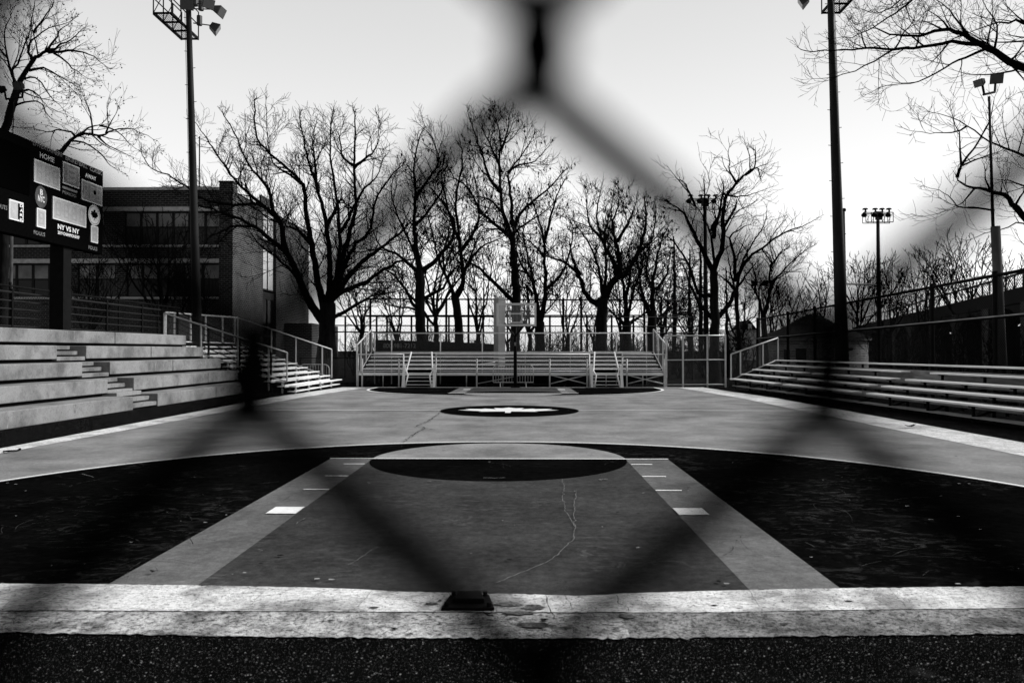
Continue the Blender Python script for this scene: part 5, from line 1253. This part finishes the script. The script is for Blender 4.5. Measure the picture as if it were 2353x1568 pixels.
# generic trees for the woods further off: three prototypes, then copies
def generic(seed, h, spread=.42, forks=4, sc=1.0):
    T = Tree(seed, sc, .14, .62, .021); rng = random.Random(seed)
    th = h * rng.uniform(.12, .42); r = h * .0155
    tp = [(0, 0, -.3), (rng.gauss(0, .1), 0, th * .5), (rng.gauss(0, .15), rng.gauss(0, .1), th)]
    T.trunk.append((tp, [r * 1.4, r * 1.05, r * .9]))
    for i in range(forks + 2):
        a = 6.283 * i / (forks + 2) + rng.uniform(-.4, .4); lean = rng.uniform(.15, spread) if i else .05; L = h * rng.uniform(.55, .74); p = tp[2] if i < forks else (tp[1][0], tp[1][1], th * .8)
        pts = [p]; d = unit((math.cos(a) * lean * 1.7, math.sin(a) * lean * 1.7, 1))
        for k in range(5):
            p = add(p, d, L / 5); pts.append(p); d = unit((d[0] * .93 + rng.gauss(0, .13), d[1] * .93 + rng.gauss(0, .13), d[2] + .05))
        rad = [max(r * .55 * (1 - k / 5.4), .018) for k in range(6)]
        P, rad = resample(pts, rad, .4, rng, .03); T.limb.append((P, rad)); T.side(P, rad, L, 1, .1)
        for j in range(2):
            m_ = rng.randint(2, 3); q = pts[m_]; aa = rng.uniform(0, 6.28); dd = unit((math.cos(aa) * .8, math.sin(aa) * .8, .9)); T.grow(q, dd, L * .45, rad[len(rad) // 2] * .7, 0)
    return T
def copy_tree(o, loc, rz, s, label):
    c = o.copy(); col.objects.link(c); c.location = loc; c.rotation_euler = (0, 0, rz); c.scale = (s, s, s); c['label'] = label
    for ch in o.children:
        d = ch.copy(); col.objects.link(d); d.parent = c
    return c
protoH = [12.0, 11.0, 9.0, 11.5, 10.0]
protos = []
for i, (h, sp, fk) in enumerate(((12.0, .45, 4), (11.0, .3, 3), (9.0, .6, 5), (11.5, .22, 2), (10.0, .5, 3))):
    protos.append(generic(40 + i, h, sp, fk).build('bare_tree', 'tmp', (0, 0, 0), 'distant bare trees'))
spots = [  # px, Y, py of the top, prototype, label
    (1885, 62, 540, 3, 'bare tree just left of the tall black light tower, behind the round pavilion'),
    (1815, 66, 600, 1, 'thin bare tree behind the left half of the pavilion roof'),
    (1972, 66, 528, 0, 'rounded bare tree between the flagpole and the distant floodlight tower'),
    (2045, 70, 590, 2, 'low dense bare tree right under the distant floodlight tower'),
    (2125, 62, 540, 1, 'bare tree in the gap right of the distant floodlight tower'),
    (2215, 56, 478, 0, 'largest bare tree behind the right fence and elevated roadway'),
    (2300, 60, 520, 4, 'bare tree behind the slender twin floodlight pole'),
    (2090, 95, 620, 1, 'small pale bare tree far behind the elevated roadway'),
    (1700, 72, 560, 3, 'bare tree behind the broken-topped tree'),
    (1770, 80, 590, 1, 'bare tree behind the Y-shaped tree'),
    (1590, 68, 600, 4, 'bare tree behind the gate fence, left of the broken-topped tree'),
    (1520, 74, 560, 2, 'bare tree far behind the right end of the grandstand'),
    (1430, 70, 530, 1, 'bare tree far behind the low forking tree'),
    (1215, 72, 520, 4, 'bare tree far behind the right edge of the backboard'),
    (1000, 72, 470, 2, 'bare tree far behind the gap between upright and curved trunks'),
    (830, 78, 560, 0, 'bare tree far behind the broad tree and its right limbs'),
    (1300, 80, 520, 3, 'bare tree far behind, between the slim and curved-limbed trees'),
    (1100, 84, 500, 1, 'bare tree far behind, left of the backboard'),
    (1165, 66, 600, 4, 'low bare tree behind the pillar and backboard'),
    (915, 82, 520, 3, 'bare tree far behind, right of the broad spreading tree'),
    (1365, 66, 610, 1, 'low bare tree behind the curved-limbed trunk'),
    (375, 50, 470, 2, 'dark twiggy tree standing close against the school windows'),
    (455, 52, 560, 1, 'small dark tree in front of the school corner'),
    (205, 49, 560, 2, 'dark tree in front of the school behind the scoreboard column'),
    (290, 86, 405, 1, 'treetop showing above the school roof right of the scoreboard'),
    (640, 90, 480, 4, 'bare tree behind the school side wall'),
]
used = set()
for k, (px, Y, ptop, pi, lb) in enumerate(spots):
    s = (H + (804.5 - ptop) * Y / F) / protoH[pi]; loc = (xx(px, Y), Y, -.1)
    if pi not in used:
        used.add(pi); o = protos[pi]; o.location = loc; o.rotation_euler = (0, 0, k * 1.3); o.scale = (s, s, s); o['label'] = lb
    else: copy_tree(protos[pi], loc, k * 1.3, s, lb)
# feathery conifers behind the gate
def conifer(seed, h):
    T = Tree(seed, .8, -.02, 1.0, .012); rng = T.r
    T.trunk.append(([(0, 0, -.3), (.05, 0, h * .5), (0, 0, h)], [.2, .13, .03])); z = 1.2
    while z < h - .3:
        a = rng.uniform(0, 6.28); L = (h - z) * .28 + .5; T.grow((0, 0, z), (math.cos(a), math.sin(a), .12), L, .03, 1); z += .16
    return T
cp = conifer(77, 9.5).build('conifer', 'tmp', (0, 0, 0), 'feathery bare conifers')
for k, (px, Y, s, lb) in enumerate(((1548, 52, 1.0, 'feathery bare conifer just right of the grandstand end'), (1585, 55, .95, 'feathery bare conifer behind the middle of the gate fence'), (1610, 58, 1.1, 'feathery bare conifer against the trunk of the broken-topped tree'), (1668, 54, .8, 'feathery bare conifer right of the broken-topped tree'))):
    if k == 0: cp.location = (xx(px, Y), Y, 0); cp['label'] = lb
    else: copy_tree(cp, (xx(px, Y), Y, 0), k * 2.1, s, lb)
# undergrowth
def shrub(seed):
    T = Tree(seed, .6, .12, 1.3, .009); rng = T.r
    for i in range(14):
        a = rng.uniform(0, 6.28); T.grow((rng.gauss(0, .4), rng.gauss(0, .3), -.1), (math.cos(a) * .6, math.sin(a) * .6, 1), rng.uniform(1.3, 2.3), .03, 1)
    return T
sp_ = shrub(90).build('bare_shrub', 'tmp', (0, 0, 0), 'bare shrubs under the far trees', cat='shrub')
for k, (px, Y, s, lb) in enumerate(((905, 45, 1.1, 'bare shrub between the big tree and the upright trunk'), (1010, 47, 1.3, 'bare shrub left of the curved forked trunk'), (1090, 46, 1.2, 'bare shrub left of the pale pillar'), (1215, 47, 1.1, 'bare shrub right of the hoop pole'), (840, 46, 1.4, 'bare shrub right behind the big tree trunk'), (1265, 48, 1.4, 'bare shrub right of the slim twisting trunk'), (1395, 46, 1.3, 'bare shrub right of the curved-limbed trunk'), (955, 50, 1.5, 'bare shrub behind the upright trunk'), (1480, 47, 1.3, 'bare shrub left of the leaning trunk'), (1300, 46, 1.4, 'bare shrub left of the curved-limbed trunk'), (1435, 47, 1.2, 'bare shrub under the low forking tree'),
                                    (1560, 45, 1.3, 'bare shrub behind the left of the gate fence'), (1640, 46, 1.3, 'bare shrub behind the right of the gate fence'), (1690, 48, 1.5, 'bare shrub left of the round pavilion'), (2060, 44, 1.5, 'bare shrub under the elevated roadway, left'), (2180, 42, 1.5, 'bare shrub under the elevated roadway, middle'), (2320, 40, 1.6, 'bare shrub under the elevated roadway, right'))):
    if k == 0: sp_.location = (xx(px, Y), Y, -.1); sp_.scale = (s, s, s); sp_['label'] = lb
    else: copy_tree(sp_, (xx(px, Y), Y, -.1), k * 1.7, s, lb)

# ------------------------------------------------------------------ the fence the picture is taken through
YFN = .092
t = thing('chain_link_fence', 'close black chain link fence, out of focus, right in front of everything', 'fence', (0, YFN, 0))
anc = PY(1238, 112, YFN); hw = 662 * YFN / F; hh = 748 * YFN / F
nc = 56; nr0 = -int(anc.z / hh); nr1 = 20
polys = []; wr = .0029; rngf = random.Random(3)
for j in range(-nc, nc):
    P = []
    for n in range(nr0, nr1):
        right = (n + j) % 2 != 0
        x = anc.x + (j + (1 if right else 0)) * hw; z = anc.z + n * hh
        s = 1 if right else -1; x += rngf.gauss(0, .0002); e = .0006
        ov = .0016 * s                          # the bends hook round each other
        P += [(x - s * .0042 - e, YFN - .0015 * s, z - .0078), (x + ov * .4 - e * .6, YFN + .0015 * s, z - .0042), (x + ov, YFN + .002 * s, z), (x + ov * .4 + e * .8, YFN + .0015 * s, z + .0042), (x - s * .0042 - e * .4, YFN - .0015 * s, z + .0078)]
    polys.append((P, [wr] * len(P)))
V, Q = np_tubes(polys, 6); np_object('wire_mesh', V, Q, m_blackwire, t)
zt_ = anc.z + nr1 * hh
for x in (-2.0, 2.0):
    mb = MB(); mb.tube([(x, YFN + .03, 0), (x, YFN + .03, zt_ + .05)], .03, 12); mb.build('post', m_dsteel, t, smooth=True)
mb = MB(); mb.tube([(-2, YFN + .03, zt_), (2, YFN + .03, zt_)], .022, 10); mb.build('top_rail', m_dsteel, t, smooth=True)

# ------------------------------------------------------------------ light
EL, AZ = R(34), R(72)                          # sun: right of the view, a little beyond (azimuth from +Y towards +X)
sd_ = Vector((math.sin(AZ) * math.cos(EL), math.cos(AZ) * math.cos(EL), math.sin(EL)))
sl = bpy.data.lights.new('sun', 'SUN'); sl.energy = 2.0; sl.angle = R(24); sl.color = (1, 1, 1)
so = bpy.data.objects.new('sun', sl); col.objects.link(so); so.rotation_euler = (-sd_).to_track_quat('-Z', 'Y').to_euler(); so.location = (20, 10, 30)
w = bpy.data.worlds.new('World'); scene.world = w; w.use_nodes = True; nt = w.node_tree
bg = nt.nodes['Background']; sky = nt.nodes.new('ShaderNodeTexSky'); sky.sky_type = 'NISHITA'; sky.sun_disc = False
sky.sun_elevation = EL; sky.sun_rotation = AZ; sky.air_density = 1.0; sky.dust_density = 4.0; sky.ozone_density = 1.0
bw = nt.nodes.new('ShaderNodeRGBToBW'); nt.links.new(sky.outputs[0], bw.inputs[0])
ma = nt.nodes.new('ShaderNodeMath'); ma.operation = 'MULTIPLY_ADD'; ma.inputs[1].default_value = .1; ma.inputs[2].default_value = 3.5   # thin even overcast over the clear sky
nt.links.new(bw.outputs[0], ma.inputs[0])
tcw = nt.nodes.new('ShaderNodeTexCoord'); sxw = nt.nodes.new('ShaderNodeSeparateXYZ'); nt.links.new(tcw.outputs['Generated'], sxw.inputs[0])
mr = nt.nodes.new('ShaderNodeMapRange'); mr.interpolation_type = 'SMOOTHSTEP'; mr.inputs[1].default_value = -.55; mr.inputs[2].default_value = .25; mr.inputs[3].default_value = .33; mr.inputs[4].default_value = 1   # added dimming of the sky behind the camera, darkens faces towards it
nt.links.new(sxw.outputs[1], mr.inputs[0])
mz = nt.nodes.new('ShaderNodeMapRange'); mz.interpolation_type = 'SMOOTHSTEP'; mz.inputs[1].default_value = .08; mz.inputs[2].default_value = .5; mz.inputs[3].default_value = 1.25; mz.inputs[4].default_value = .84   # cloud thins towards the horizon
nt.links.new(sxw.outputs[2], mz.inputs[0])
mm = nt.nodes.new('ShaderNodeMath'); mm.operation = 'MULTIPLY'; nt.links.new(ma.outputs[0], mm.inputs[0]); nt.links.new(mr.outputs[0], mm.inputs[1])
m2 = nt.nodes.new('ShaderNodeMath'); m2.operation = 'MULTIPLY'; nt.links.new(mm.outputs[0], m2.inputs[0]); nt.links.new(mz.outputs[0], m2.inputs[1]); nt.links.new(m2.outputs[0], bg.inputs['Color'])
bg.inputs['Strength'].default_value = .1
scene.view_settings.view_transform = 'Standard'; scene.view_settings.look = 'None'; scene.view_settings.exposure = 1.15; scene.view_settings.gamma = 1
scene.cycles.use_denoising = True; scene.cycles.max_bounces = 6; scene.cycles.transparent_max_bounces = 8
print('faces', sum(len(o.data.polygons) for o in scene.objects if o.type == 'MESH'))
